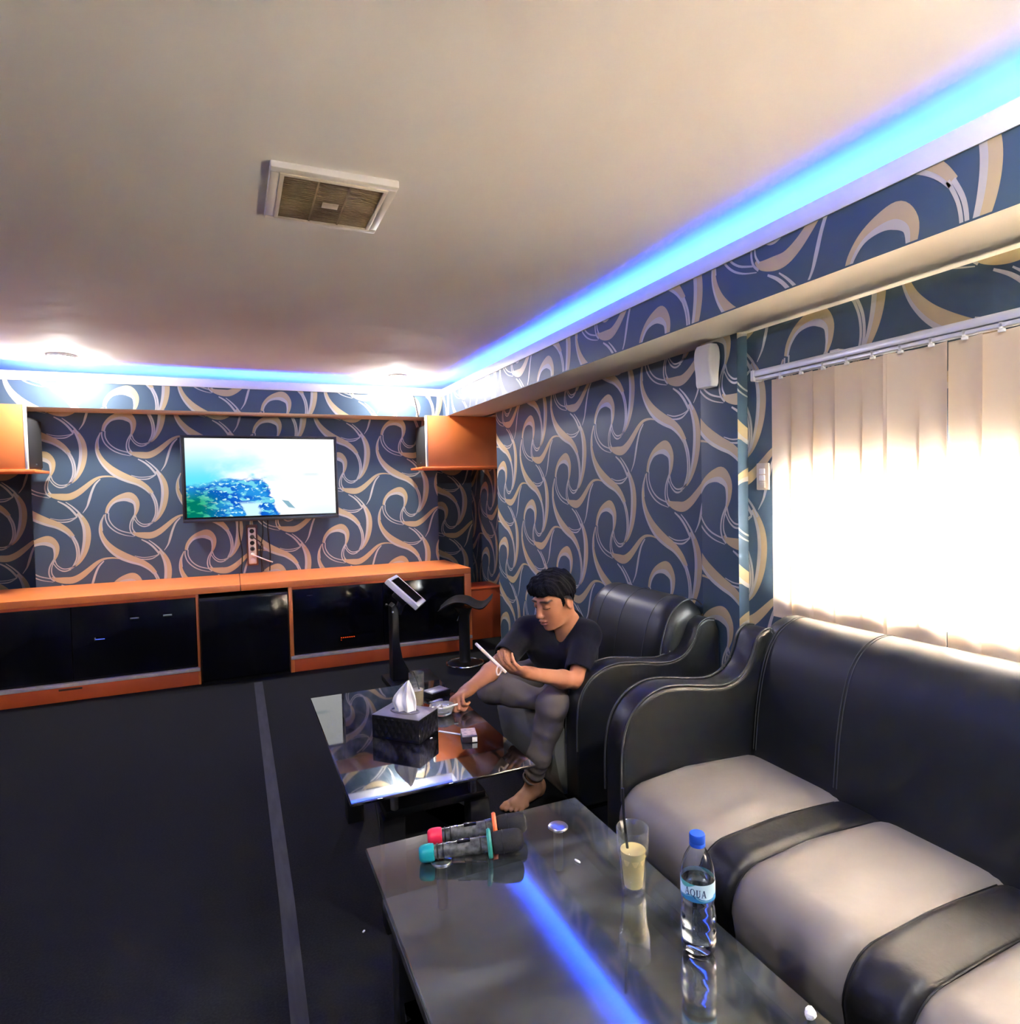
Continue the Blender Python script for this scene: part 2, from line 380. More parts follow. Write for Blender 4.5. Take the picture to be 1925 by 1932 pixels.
# ------------------------------------------------------------------ wallpaper print
# strokes drawn in print units (1 unit = one 1/6.21 px of the first tracing), y down; (x, y, width)
S_GOLD = [
 [(986,728,40),(1012,655,48),(1080,585,58),(1180,548,86),(1275,548,116),(1342,606,86),(1346,690,56),(1322,762,24)],
 [(1288,955,12),(1335,985,46),(1430,1002,74),(1525,1002,76),(1615,965,70),(1702,905,60),(1790,836,46),(1850,798,32),(1910,778,22),(2000,775,16),(2080,790,8)],
 [(958,742,12),(914,840,30),(908,950,46),(955,1060,66),(1040,1155,88),(1140,1225,100),(1260,1280,92),(1380,1325,80),(1480,1390,68),(1545,1462,52)],
 [(1610,240,34),(1655,300,62),(1695,390,86),(1706,490,94),(1692,600,88),(1660,700,70),(1612,790,40),(1560,846,14)],
]
S_SILVER = [
 [(1320,755,18),(1272,830,16),(1256,905,16),(1272,965,16),(1315,1005,14)],
 [(1322,770,14),(1290,850,12),(1290,920,14),(1322,968,14)],
 [(1328,762,14),(1350,820,12),(1400,862,12),(1450,872,12),(1505,862,12),(1560,838,14)],
 [(1310,800,10),(1350,856,12),(1400,890,14),(1450,896,14),(1505,880,12)],
 [(1545,1450,22),(1592,1545,22),(1606,1650,20),(1584,1742,18),(1532,1806,16),(1480,1832,12)],
 [(1520,1448,20),(1566,1545,18),(1582,1640,18),(1570,1722,16),(1528,1798,14)],
 [(1390,100,12),(1470,142,20),(1540,200,24),(1606,280,26)],
 [(1480,112,8),(1552,165,16),(1622,232,20),(1660,290,20)],
 [(1300,290,6),(1390,312,9),(1480,312,9),(1560,298,9),(1605,276,6)],
 [(1366,330,6),(1440,339,13),(1520,330,13),(1605,286,7)],
 [(1668,242,6),(1720,172,18),(1752,90,28),(1784,0,26),(1828,-85,22),(1890,-145,12)],
 [(972,735,14),(972,795,15),(1004,872,15),(1082,942,14),(1180,986,10),(1300,1012,5)],
 [(1010,725,13),(1012,800,14),(1062,880,14),(1150,938,13),(1275,972,10)],
 [(948,750,8),(926,840,10),(930,930,8)],
]
REF = (1270, 495); UNIT_X = .567/960.0; UNIT_Y = .667/950.0
LA, LB = (0.0, .667), (.567, .3335)

def _ribbon(pts, off0=-.5, off1=.5):
    c = catmull(pts, 5); quads = []; L, Rr = [], []
    for i, p in enumerate(c):
        a, b = c[max(i-1, 0)], c[min(i+1, len(c)-1)]
        t = np.array([b[0]-a[0], b[1]-a[1]]); t = t/(np.linalg.norm(t)+1e-9); nrm = np.array([-t[1], t[0]])
        L.append(p[:2]+nrm*p[2]*off0); Rr.append(p[:2]+nrm*p[2]*off1)
    cv = lambda p: ((p[0]-REF[0])*UNIT_X, -(p[1]-REF[1])*UNIT_Y)
    for i in range(len(c)-1): quads.append([cv(L[i]), cv(L[i+1]), cv(Rr[i+1]), cv(Rr[i])])
    return quads
CELL = []
for s_ in S_GOLD: CELL += [(q, 0) for q in _ribbon(s_)]
for s_ in (S_GOLD[0], S_GOLD[3]): CELL += [(q, 1) for q in _ribbon(s_, .12, .5)]
for s_ in (S_GOLD[2],): CELL += [(q, 1) for q in _ribbon(s_, .22, .5)]
for s_ in S_SILVER: CELL += [(q, 1) for q in _ribbon(s_)]

def clip_rect(poly, r):
    for ax, lim, sgn in ((0, r[0], 1), (0, r[1], -1), (1, r[2], 1), (1, r[3], -1)):
        out = []
        for i in range(len(poly)):
            a, b = poly[i], poly[(i+1) % len(poly)]
            da, db = sgn*(a[ax]-lim), sgn*(b[ax]-lim)
            if da >= 0: out.append(a)
            if (da >= 0) != (db >= 0):
                t = da/(da-db); out.append((a[0]+(b[0]-a[0])*t, a[1]+(b[1]-a[1])*t))
        poly = out
        if len(poly) < 3: return None
    return poly

def wallpaper(parent, rects, anchor, to3, normal):
    """rects in (u, v); to3(u, v) -> point on the wall; the print stands a hair proud"""
    vs, fs, mi = [], [], []; N = np.array(normal, float)
    for r in rects:
        for b in range(-14, 15):
            for a in range(-9, 10):
                ou = anchor[0]+b*LB[0]; ov = anchor[1]+a*LA[1]+b*LB[1]
                ou -= 0; k = math.floor((b)/2)
                ov -= k*.667
                if ou+.8 < r[0] or ou-.8 > r[1] or ov+1.1 < r[2] or ov-1.1 > r[3]: continue
                for q, m in CELL:
                    p = [(x+ou, y+ov) for x, y in q]
                    xs = [x for x, _ in p]; ys = [y for _, y in p]
                    if max(xs) <= r[0] or min(xs) >= r[1] or max(ys) <= r[2] or min(ys) >= r[3]: continue
                    if not (min(xs) >= r[0] and max(xs) <= r[1] and min(ys) >= r[2] and max(ys) <= r[3]):
                        p = clip_rect(p, r)
                        if not p: continue
                    o = len(vs)
                    for u, v in p: vs.append(np.array(to3(u, v)) + N*(.0006 if m == 0 else .0010))
                    fs.append(tuple(range(o, o+len(p)))); mi.append(m)
    me = bpy.data.meshes.new('wallpaper_print'); me.from_pydata([tuple(v) for v in vs], [], fs)
    me.materials.append(M['gold']); me.materials.append(M['silver']); me.polygons.foreach_set('material_index', mi); me.update()
    # face the room
    bm = bmesh.new(); bm.from_mesh(me); nv = Vector(normal)
    for f in bm.faces:
        if f.normal.dot(nv) < 0: f.normal_flip()
    bm.to_mesh(me); bm.free()
    return link('wallpaper_print', me, parent=parent)

# ------------------------------------------------------------------ shell
fl = struct('floor', MB().box((-2.2, YB-.2, -.1), (NX+.2, NY+.3, 0)), 'carpet')
part('seam_tape', MB().prism([(.100, 5.14), (.160, 5.14), (.150, 2.3), (.140, 1.74), (.125, -.2), (.080, -.2), (.094, 1.74), (.100, 2.3)], 0, .0015, 'z'), 'tape', fl)

# ceiling: gently uneven board
def ceil_fn(u, v):
    x = -2.2+u*4.76; y = YB-.1+v*(NY-YB+.3)
    z = CEIL + .010*math.sin(1.3*x+.4)*math.sin(.95*y+.7) + .005*math.sin(2.6*x+1.9*y) + .004*math.sin(5.1*y-1.2*x)
    e = min(1, max(0, (XU-.02-x)/.4))*min(1, max(0, (YU-.02-y)/.4))*min(1, max(0, (x-XUL)/.4))
    return (x, y, CEIL+(z-CEIL)*e)
cm = MB().grid(ceil_fn, 80, 120); 
cm.box((-2.2, YB-.1, CEIL+.03), (NX+.2, NY+.2, CEIL+.10))
struct('ceiling', cm, 'ceiling', sharp=0)

wf = struct('wall_far', MB().box((-1.44, YF, 0), (1.864, NY, SOF)), 'navy')
wallpaper(wf, [(-1.44, 1.864, .70, SOF)], (-.777, 1.461), lambda u, v: (u, YF, v), (0, -1, 0))
nb = MB().box((-2.0, NY, 0), (NX+.14, NY+.12, CEIL)); nb.box((NX, YRE, 0), (NX+.14, NY, CEIL))
wc = struct('wall_niche', nb, 'navy')
wallpaper(wc, [(1.864, NX, 0, SOF)], (2.02, 1.30), lambda u, v: (u, NY, v), (0, -1, 0))
wallpaper(wc, [(-1.9, -1.44, 0, SOF)], (-1.85, 1.30), lambda u, v: (u, NY, v), (0, -1, 0))
wallpaper(wc, [(-NY, -YRE, 0, SOF)], (-6.0, 1.5), lambda u, v: (NX, -u, v), (-1, 0, 0))

T = .14
wr = MB()
wr.box((XR, WY1, 0), (XR+T+.03, YRE, SOF)); wr.box((XR, YB, 0), (XR+T+.03, WY0, SOF))
wr.box((XR, WY0, 0), (XR+T+.03, WY1, WZ0)); wr.box((XR, WY0, WZ1), (XR+T+.03, WY1, SOF))
wr.box((XR+.05, YB, SOF), (XR+T+.03, YRE, CEIL))
wrt = struct('wall_right', wr, 'navy')
yr = lambda u, v: (XR, -u, v)
wallpaper(wrt, [(-YRE, -2.50, 0, SOF)], (-2.857, 1.665), yr, (-1, 0, 0))
wallpaper(wrt, [(-2.25, -WY1, 0, SOF), (-WY1, -WY0, WZ1, SOF), (-WY1, -WY0, .55, WZ0), (-WY0, -YB, .5, SOF)], (-1.857, 2.125), yr, (-1, 0, 0))
pl = MB().box((XP, 2.25, 0), (XR+.01, 2.50, SOF), .004)
pil = struct('trim_1', pl, 'navy')
wallpaper(pil, [(-2.50, -2.25, 0, SOF)], (-2.357, 1.50), lambda u, v: (XP, -u, v), (-1, 0, 0))
wallpaper(pil, [(XP, XR, 0, SOF)], (XP+.11, 1.50), lambda u, v: (u, 2.25, v), (0, -1, 0))

wl = struct('wall_left', MB().box((XLEFT-.12, YB, 0), (XLEFT, NY, CEIL)), 'navy')
wallpaper(wl, [(-.5, 5.4, 0, SOF)], (.3, 1.2), lambda u, v: (XLEFT, u, v), (1, 0, 0))
wb = struct('wall_back', MB().box((-2.0, YB-.12, 0), (NX, YB, CEIL)), 'navy')

def soffit(name, a, b, face):
    mb = MB().box(a, b); o = struct(name, mb, ['cream', 'navy'])
    for p in o.data.polygons:
        if abs(p.normal.dot(Vector(face))) > .9: p.material_index = 1
    return o
s1 = soffit('trim_2', (-1.9, YU, SOF), (NX+.05, NY, BAND), (0, 1, 0))
wallpaper(s1, [(XUL, XU, SOF, BAND)], (.42, 2.288), lambda u, v: (u, YU, v), (0, -1, 0))
s2 = soffit('trim_3', (XU, YB, SOF), (XR+.04, YU, BAND), (1, 0, 0))
wallpaper(s2, [(-YU, -YB, SOF+.006, BAND)], (-1.288, 2.245), lambda u, v: (XU, -u, v), (-1, 0, 0))
s3 = soffit('trim_4', (XLEFT, YB, SOF), (XUL, YU, BAND), (1, 0, 0))
wallpaper(s3, [(YB, YU, SOF, BAND)], (.9, 2.2), lambda u, v: (XUL, u, v), (1, 0, 0))
s2b = MB().box((XR, YRE-.3, SOF), (NX+.05, YU, BAND)); struct('trim_5', s2b, 'cream')
LIP = 2.372
for i, (a, b) in enumerate((((XUL, YU-.006, BAND-.002), (XU, YU+.010, LIP)), ((XU-.006, YB, BAND-.002), (XU+.010, YU+.01, LIP)), ((XUL-.010, YB, BAND-.002), (XUL+.006, YU+.01, LIP)))):
    struct('trim_%d' % (6+i), MB().box(a, b, .002), 'white_paint')

# hidden LED strips in the cove
for (a, b, lab) in (((XUL+.1, YU+.085, BAND), (XU-.02, YU+.099, BAND+.030), 'blue LED strip in the cove above the television wall'),
                    ((XU+.085, YB+.1, BAND), (XU+.099, YU-.1, BAND+.030), 'blue LED strip in the cove above the window wall'),
                    ((XUL-.099, YB+.1, BAND), (XUL-.085, YU-.1, BAND+.030), 'blue LED strip in the cove along the left wall')):
    single('led_strip', MB().box(a, b), 'led', lab, 'light strip', ((a[0]+b[0])/2, (a[1]+b[1])/2, a[2]), 'blue cove light strips')

# ------------------------------------------------------------------ window and blind
wn = struct('window_1', MB().box((XR+.09, WY0, WZ0), (XR+.13, WY1, WZ0+.035)).box((XR+.09, WY0, WZ1-.035), (XR+.13, WY1, WZ1)), 'rail')
for y in np.linspace(WY0, WY1, 5):
    y0 = min(max(y-.018, WY0), WY1-.036)
    part('window_frame', MB().box((XR+.09, y0, WZ0+.035), (XR+.13, y0+.036, WZ1-.035)), 'rail', wn)
ys = np.linspace(WY0, WY1, 5)
for i in range(4):
    part('pane', MB().box((XR+.108, ys[i]+.02, WZ0+.035), (XR+.112, ys[i+1]-.02, WZ1-.035)), 'pane', wn)
part('window_sill', MB().box((XR+.001, WY0+.001, WZ0), (XR+.09, WY1-.001, WZ0+.012), .003).box((2.138, WY0-.03, WZ0-.006), (XR+.002, WY1+.03, WZ0+.012), .003), 'cream', wn)

bl = thing('vertical_blind', 'cream vertical blind with white head rail drawn over the bright window', 'blind', (2.13, .55, .85))
part('head_rail', MB().box((2.105, -1.02, 1.886), (2.15, 2.125, 1.914), .004).box((2.112, -1.02, 1.870), (2.143, 2.125, 1.884), .002), 'rail', bl)
part('end_cap', MB().box((2.100, 2.122, 1.868), (2.154, 2.142, 1.917), .006), 'white_plastic', bl)
for y in (1.75, .4, -.8): part('rail_bracket', MB().box((2.14, y-.02, 1.905), (XR, y+.02, 1.93), .003), 'white_plastic', bl)
slat_me = None; car_me = None
NSL = 29
for i in range(NSL):
    y = 1.988-i*.104
    ang = math.radians(-9+4*math.sin(i*1.7)+(16 if i in (3, 5) else 0))
    if slat_me is None:
        mb = MB()
        def sl(u, v): 
            t = (u-.5)*.117
            return (.006*(1-(2*(u-.5))**2), t, -1.015+v*1.015)
        mb.grid(sl, 7, 2); 
        mb.grid(lambda u, v: (lambda p: (p[0]+.0012, p[1], p[2]))(sl(1-u, v)), 7, 2)
        slat_me = mb.mesh('slat', [M['slat']], (0, 0, 0), 0)
        cb = MB().box((-.006, -.006, -.004), (.006, .006, .022), .002).box((-.004, -.010, -.012), (.004, .010, -.002), .002)
        car_me = cb.mesh('carrier', [M['white_plastic']])
    o = link('slat', slat_me, parent=bl); o.location = (-.012, y-.55, 1.862-.85); o.rotation_euler = (0, 0, ang)
    c = link('carrier', car_me, parent=bl); c.location = (-.012, y-.55, 1.868-.85)

# ------------------------------------------------------------------ ceiling fixtures
fx0, fx1, fy0, fy1 = .14, .54, 2.085, 2.49
fan = thing('exhaust_fan', 'dirty square exhaust fan grille with a brown-stained louvre on the ceiling', 'exhaust fan', ((fx0+fx1)/2, (fy0+fy1)/2, CEIL))
zc = CEIL+.012
mb = MB()
for (a, b) in (((fx0, fy0), (fx1, fy0+.034)), ((fx0, fy1-.034), (fx1, fy1)), ((fx0, fy0+.034), (fx0+.034, fy1-.034)), ((fx1-.034, fy0+.034), (fx1, fy1-.034))):
    mb.box((a[0], a[1], zc-.038), (b[0], b[1], zc), .007)
part('frame', mb, 'fan_frame', fan)
part('inner_frame', MB().box((fx0+.030, fy0+.030, zc-.041), (fx1-.030, fy0+.044, zc-.01), .002).box((fx0+.030, fy1-.044, zc-.041), (fx1-.030, fy1-.030, zc-.01), .002)
     .box((fx0+.030, fy0+.04, zc-.041), (fx0+.044, fy1-.04, zc-.01), .002).box((fx1-.044, fy0+.04, zc-.041), (fx1-.030, fy1-.04, zc-.01), .002), 'ivory_plastic', fan)
part('backing', MB().box((fx0+.034, fy0+.034, zc-.022), (fx1-.034, fy1-.034, zc-.012)), 'fan_dirty', fan)
n = 24; lou = None
for i in range(n):
    y = fy0+.050+i*(fy1-fy0-.100)/(n-1)
    part('louvre', MB().box((fx0+.042, y-.0042, zc-.038), (fx1-.042, y+.0030, zc-.022), .001), 'fan_dirty', fan)
for x in (fx0+.15, fx1-.15): part('crossbar', MB().box((x-.003, fy0+.04, zc-.0392), (x+.003, fy1-.04, zc-.022)), 'fan_dirty', fan)
part('sticker', MB().box((.318, 2.272, zc-.0425), (.372, 2.312, zc-.0395), .001), 'fan_label', fan)

for (x, y, lab) in ((-1.085, 5.46, 'glowing round ceiling downlight at the left, above the left orange speaker shelf'),
                    (1.375, 5.56, 'glowing round ceiling downlight at the right, above the right orange speaker shelf'),
                    (-1.085, .30, 'added fill downlight, unseen behind the camera on the left side of the room'),  # this pair is added out of view to brighten sofa, tables and legs
                    (1.375, .30, 'added fill downlight, unseen behind the camera near the window')):
    d = thing('downlight', lab, 'ceiling light', (x, y, CEIL-.03), 'ceiling downlights')
    part('trim_ring', MB().lathe([(.079, -.001), (.084, -.002), (.088, .002), (.089, .035), (.077, .035), (.079, -.001)], (x, y, CEIL-.012), 40), 'white_plastic', d)
    part('diffuser', MB().lathe([(0, -.034), (.03, -.0325), (.05, -.028), (.068, -.018), (.078, -.002), (.076, .010), (0, .010)], (x, y, CEIL-.012), 32), 'lamp', d)

# ------------------------------------------------------------------ television
tx0, tx1, tz0, tz1, ty = -.385, .885, 1.197, 1.934, 5.945
tv = thing('television', 'wide flat television on the wall showing a bright blue sea cliff', 'television', ((tx0+tx1)/2, YF, tz0))
part('casing', MB().box((tx0, ty+.006, tz0), (tx1, ty+.045, tz1), .005).box((tx0+.25, ty+.045, tz0+.12), (tx1-.25, ty+.075, tz1-.2), .01), 'tvblack', tv)
mb = MB()
for a, b in (((tx0, tz0), (tx1, tz0+.028)), ((tx0, tz1-.014), (tx1, tz1)), ((tx0, tz0+.028), (tx0+.014, tz1-.014)), ((tx1-.014, tz0+.028), (tx1, tz1-.014))):
    mb.box((a[0], ty-.008, a[1]), (b[0], ty+.012, b[1]), .003)
part('bezel', mb, 'tvframe', tv)
part('black_border', MB().box((tx0+.012, ty-.002, tz0+.022), (tx1-.012, ty+.008, tz1-.012)), 'tvblack', tv)
mb = MB(); sx0, sx1, sz0, sz1 = tx0+.032, tx1-.026, tz0+.044, tz1-.026
mb.box((sx0, ty-.004, sz0), (sx1, ty+.004, sz1))
scr = part('screen', mb, 'screen', tv)
uvl = scr.data.uv_layers.new(name='UVMap')
for lp in scr.data.loops:
    p = scr.data.vertices[lp.vertex_index].co + Vector(ORG[scr.name]); uvl.data[lp.index].uv = ((p.x-sx0)/(sx1-sx0), (p.z-sz0)/(sz1-sz0))
part('wall_mount', MB().box((.0, ty+.075, 1.40), (.50, YF, 1.72), .004), 'black', tv)

ps = thing('power_strip', 'cream six-socket power strip fixed upright under the television', 'power strip', (.148, YF, .80))
part('body', MB().box((.112, 5.985, .815), (.176, 6.022, 1.135), .008), 'ivory_plastic', ps)
part('mounting_board', MB().box((.100, 6.020, .80), (.190, YF, 1.16), .004), 'wood_brown', ps)
for i in range(6):
    z = 1.105-i*.052
    part('socket', MB().lathe([(.0, .0), (.017, 0), (.019, .002), (.019, .006), (0, .006)], n=16, M4=Matrix.Translation((.144, 5.985, z)) @ Matrix.Rotation(PI/2, 4, 'X')), 'black' if i in (0, 1, 2, 3) else 'ivory_plastic', ps)
for i, z in ((1, 1.053), (3, .949)):
    part('plug', MB().lathe([(0, 0), (.013, 0), (.016, .01), (.010, .03), (.005, .04), (0, .042)], n=14, M4=Matrix.Translation((.144, 5.980, z)) @ Matrix.Rotation(PI/2, 4, 'X')), 'blackplastic', ps)
part('plug', MB().lathe([(0, 0), (.014, 0), (.017, .01), (.010, .03), (.006, .045), (0, .047)], n=14, M4=Matrix.Translation((.144, 5.980, .90)) @ Matrix.Rotation(PI/2, 4, 'X')), 'cordwhite', ps)
single('power_cable', MB().tube(catmull([(.144, 5.93, .90), (.18, 5.925, .885), (.24, 5.93, .855), (.305, 5.95, .825)], 5), .0055), 'cordwhite', 'short white cable hanging from the power strip', 'cable', (.144, 5.93, .82))
for k, (x, xo, lab) in enumerate(((.052, -.01, 'black cable dropping from the television, left of the power strip'), (.225, .012, 'thin black cable dropping from the television, just right of the power strip'), (.285, -.006, 'thin black cable hanging furthest right below the television'))):
    single('hanging_cable', MB().tube(catmull([(x, 6.035, 1.30), (x+xo, 6.04, 1.1), (x-xo, 6.035, .92), (x+xo*.5, 6.02, .742)], 6), .0045), 'blackplastic', lab, 'cable', (x, 6.03, .74), 'cables under the television')
single('hanging_cable', MB().tube(catmull([(.144, 5.94, 1.053), (.17, 5.925, 1.04), (.225, 5.95, .98), (.215, 5.99, .85), (.215, 5.99, .742)], 6), .005), 'blackplastic', 'black cable looping down from a plug in the power strip', 'cable', (.17, 5.96, .74), 'cables under the television')

# ------------------------------------------------------------------ media cabinet
CY, CT, CB = 5.29, .732, .683
wt = thing('cabinet_top', 'long bright orange cabinet top running under the television', 'cabinet top', (.2, 5.67, CB))
part('board', MB().box((-1.86, CY, CB), (.030, YF, CT), .003), 'orange', wt)
part('board', MB().box((.034, CY, CB), (1.918, YF, CT), .003), 'orange', wt)

def cabinet(x0, x1, label, left_post, right_post, doors):
    c = thing('media_cabinet', label, 'cabinet', ((x0+x1)/2, 5.6, 0), 'media cabinets under the orange top')
    part('body', MB().box((x0, CY+.035, .012), (x1, YF-.004, CB-.002)), 'black', c)
    part('kick_board', MB().box((x0, CY+.004, 0), (x1, CY+.03, .104), .002), 'orange_dark', c)
    part('sill', MB().box((x0+.004, CY-.016, .105), (x1-.004, CY+.034, .131), .003), 'greysill', c)
    part('top_rail', MB().box((x0, CY+.006, CB-.022), (x1, CY+.034, CB-.001)), 'orange_dark', c)
    for (a, b) in (left_post, right_post):
        if b > a: part('post', MB().box((a, CY+.0, 0), (b, CY+.034, CB-.001), .002), 'orange', c)
    ds = []
    for (a, b) in doors:
        ds.append(part('door', MB().box((a+.003, CY+.012, .133), (b-.003, CY+.030, CB-.024), .002), 'blackglass', c))
    return c, ds
cl, dl = cabinet(-1.86, -.262, 'left black-doored media cabinet with orange kick board and a metal lever handle', (0, 0), (-.281, -.262), ((-1.856, -1.07), (-1.07, -.285)))
part('handle', MB().box((-.935, CY-.006, .408), (-.925, CY+.014, .432), .003).tube([(-.93, CY-.008, .419), (-.87, CY-.010, .417)], .006), 'chrome', dl[1])
part('label_plate', MB().box((-.712, CY+.007, .537), (-.655, CY+.013, .549), .001), 'steel', dl[1])
part('label_plate', MB().box((-.500, CY+.007, .537), (-.443, CY+.013, .551), .001), 'steel', dl[1])
part('hinge', MB().box((-1.16, CY-.002, .078), (-1.02, CY+.006, .092), .002), 'wood_brown', cl)
cr_, dr = cabinet(.378, 1.918, 'right black-doored media cabinet with orange kick board and red digits showing', (.378, .408), (1.858, 1.918), ((.410, 1.13), (1.13, 1.855)))
part('knob', MB().lathe([(0, 0), (.008, 0), (.012, .012), (.012, .02), (0, .024)], n=14, M4=Matrix.Translation((1.155, CY+.012, .47)) @ Matrix.Rotation(PI/2, 4, 'X')), 'chrome', dr[1])
dg = MB()
for i in range(7): dg.box((.775+i*.017, CY+.009, .229), (.785+i*.017, CY+.013, .235))
dg.box((.775, CY+.009, .212), (.781, CY+.013, .216)); part('indicator_digits', dg, 'redled', dr[0])
part('label_plate', MB().box((.52, CY+.009, .600), (.565, CY+.013, .606)), 'blackplastic', dr[0])
bx = thing('black_cabinet', 'plain black box cabinet standing between the two orange-edged cabinets', 'cabinet', (.06, 5.4, 0))
part('body', MB().box((-.258, 5.262, .01), (.374, 5.70, .652), .004), 'blackwood', bx)
part('front_panel', MB().box((-.252, 5.240, .03), (.368, 5.2615, .640), .004), 'blackglass', bx)
part('plinth', MB().box((-.24, 5.27, 0), (.36, 5.69, .012)), 'black', bx)
nbx = single('niche_cabinet', MB().box((1.985, 5.62, 0), (NX-.004, 6.0, .47), .003).box((1.975, 5.61, .47), (NX-.004, 6.0, .49), .002), 'orange_dark', 'low dark red cabinet tucked into the corner niche', 'cabinet', (2.17, 5.8, 0))

# ------------------------------------------------------------------ speaker shelves and loudspeakers
def speaker_shelf(x0, x1, lx0, lx1, label, side):
    s_ = thing('speaker_shelf', label, 'shelf', ((x0+x1)/2, 5.6, 1.63), 'orange corner speaker shelves')
    part('front_board', MB().box((x0, 5.60, 1.640), (x1, 5.625, SOF-.001 if SOF < 2.13 else 2.13), .002), 'orange', s_)
    part('shelf_board', MB().box((lx0, 5.595, 1.622), (lx1, 6.0, 1.642), .002), 'orange', s_)
    part('edge_strip', MB().box(((x0-.016) if side > 0 else x1, 5.598, 1.640), (x0 if side > 0 else x1+.016, 5.63, SOF-.002), .002), 'cream', s_)
    return s_
speaker_shelf(1.645, NX-.003, 1.585, NX-.003, 'orange corner shelf at the right end of the television wall', 1)
speaker_shelf(XLEFT+.003, -1.362, XLEFT+.003, -1.305, 'orange corner shelf at the left end of the television wall', -1)
def loudspeaker(cx, rot, label):
    sp = thing('loudspeaker', label, 'loudspeaker', (cx, 5.80, 1.642), 'black wall loudspeakers')
    R = Matrix.Translation((cx, 5.80, 0)) @ Matrix.Rotation(rot, 4, 'Z')
    part('body', MB().box((-.11, -.13, 1.645), (.11, .13, 2.03), .012, M4=R), 'blackplastic', sp)
    part('grille', MB().box((-.118, -.115, 1.66), (-.109, .115, 2.015), .004, M4=R), 'micblack', sp)
    part('badge', MB().box((-.1195, -.012, 1.68), (-.1175, .012, 1.690), M4=R), 'steel', sp)
    part('bracket', MB().box((-.03, -.03, 2.03), (.03, .03, 2.06), .004, M4=R).box((-.012, -.012, 2.06), (.012, .012, SOF), M4=R), 'white_plastic', sp)
loudspeaker(1.745, .12, 'black loudspeaker behind the right orange shelf')
loudspeaker(-1.455, PI-.12, 'black loudspeaker behind the left orange shelf')
single('speaker_wire', MB().tube(catmull([(1.60, 5.735, 2.11), (1.585, 5.730, 2.18), (1.57, 5.73, 2.26), (1.56, 5.732, 2.30)], 5), .004), 'blackplastic', 'thin black wire rising from the right loudspeaker to the ceiling band', 'cable', (1.60, 5.735, 2.11))

# ------------------------------------------------------------------ wall fittings
af = thing('air_freshener', 'white wavy air freshener box high on the papered wall', 'air freshener', (2.10, 2.41, 1.885))
def afn(k, z): 
    t = (z-1.885)/.198; return .060*(1-.10*math.sin(PI*t)+.02*t), .052-.010*math.sin(2*PI*t+.6)
mb = MB()
def aff(u, v):
    a = 2*PI*u; z = 1.885+v*.198; hw, dp = afn(0, z); c, s_ = math.cos(a), math.sin(a)
    sx = math.copysign(abs(c)**.35, c); sy = math.copysign(abs(s_)**.35, s_)
    e = 1-.18*(abs(2*v-1)**8)
    return (XP-.034-.001+.034*sx*e*dp/.052*.98, 2.41+hw*sy*e, z)
mb.grid(aff, 32, 16, closeu=True); mb.f.append(tuple(range(31, -1, -1))); mb.m.append(0); mb.sm.append(False)
mb.f.append(tuple(32*15+k for k in range(32))); mb.m.append(0); mb.sm.append(False)
part('housing', mb, 'white_plastic', af)
part('sensor', MB().lathe([(0, 0), (.008, 0), (.010, -.003), (0, -.003)], n=14, M4=Matrix.Translation((XP-.066, 2.41, 2.04)) @ Matrix.Rotation(PI/2, 4, 'Y')), 'greysill', af)
sw = thing('light_switch', 'cream wall plate with two light switches beside the blind', 'light switch', (XR-.01, 2.15, 1.39))
part('plate', MB().box((XR-.010, 2.118, 1.392), (XR-.0005, 2.190, 1.512), .004), 'ivory_plastic', sw)
for z in (1.475, 1.446): part('rocker', MB().box((XR-.016, 2.138, z-.012), (XR-.009, 2.170, z+.012), .003), 'white_plastic', sw)
part('socket', MB().box((XR-.0125, 2.138, 1.402), (XR-.009, 2.170, 1.428), .002), 'ivory_plastic', sw)

# ------------------------------------------------------------------ touch screen on a pedestal
kc = (1.17, 4.62)
ks = thing('touch_screen_stand', 'small white-framed touch screen tilted on a black curved pedestal', 'touch screen', (kc[0], kc[1], 0))
part('base', MB().box((.99, 4.45, 0), (1.36, 4.78, .035), .008), 'blackwood', ks)
part('pillar', MB().prism([(1.030, .033), (1.225, .033), (1.150, .10), (1.105, .20), (1.085, .33), (1.085, .56), (1.060, .60), (1.035, .58)], 4.56, 4.68, 'y', .006), 'blackwood', ks)
Tt = math.radians(42); h_ = Vector((.88, -.475, 0)); w_ = Vector((.475, .88, 0))
dd = h_*math.cos(Tt)+Vector((0, 0, -math.sin(Tt))); nn = h_*math.sin(Tt)+Vector((0, 0, math.cos(Tt)))
RK = Matrix(((w_.x, dd.x, nn.x, 1.165), (w_.y, dd.y, nn.y, 4.60), (w_.z, dd.z, nn.z, .690), (0, 0, 0, 1)))
hd = part('housing', MB().box((-.125, -.152, -.040), (.125, .152, 0), .006, M4=RK), 'white_plastic', ks)
part('screen', MB().box((-.092, -.122, -.002), (.092, .112, .0025), M4=RK), 'blackglass', hd)
part('screen_edge', MB().box((-.097, -.127, -.003), (.097, -.122, .003), M4=RK).box((-.097, .112, -.003), (.097, .117, .003), M4=RK), 'steel', hd)
part('neck', MB().box((-.05, -.06, -.10), (.05, .06, -.044), .01, M4=RK).tube([(1.09, 4.62, .52), (1.12, 4.61, .60), (1.14, 4.605, .65)], .03), 'blackplastic', ks)
part('power_light', MB().lathe([(0, 0), (.007, 0), (.007, -.006), (0, -.006)], n=12, M4=Matrix.Translation((1.042, 4.560, .545)) @ Matrix.Rotation(PI/2, 4, 'X') @ Matrix.Rotation(PI, 4, 'X')), 'white_plastic', ks)

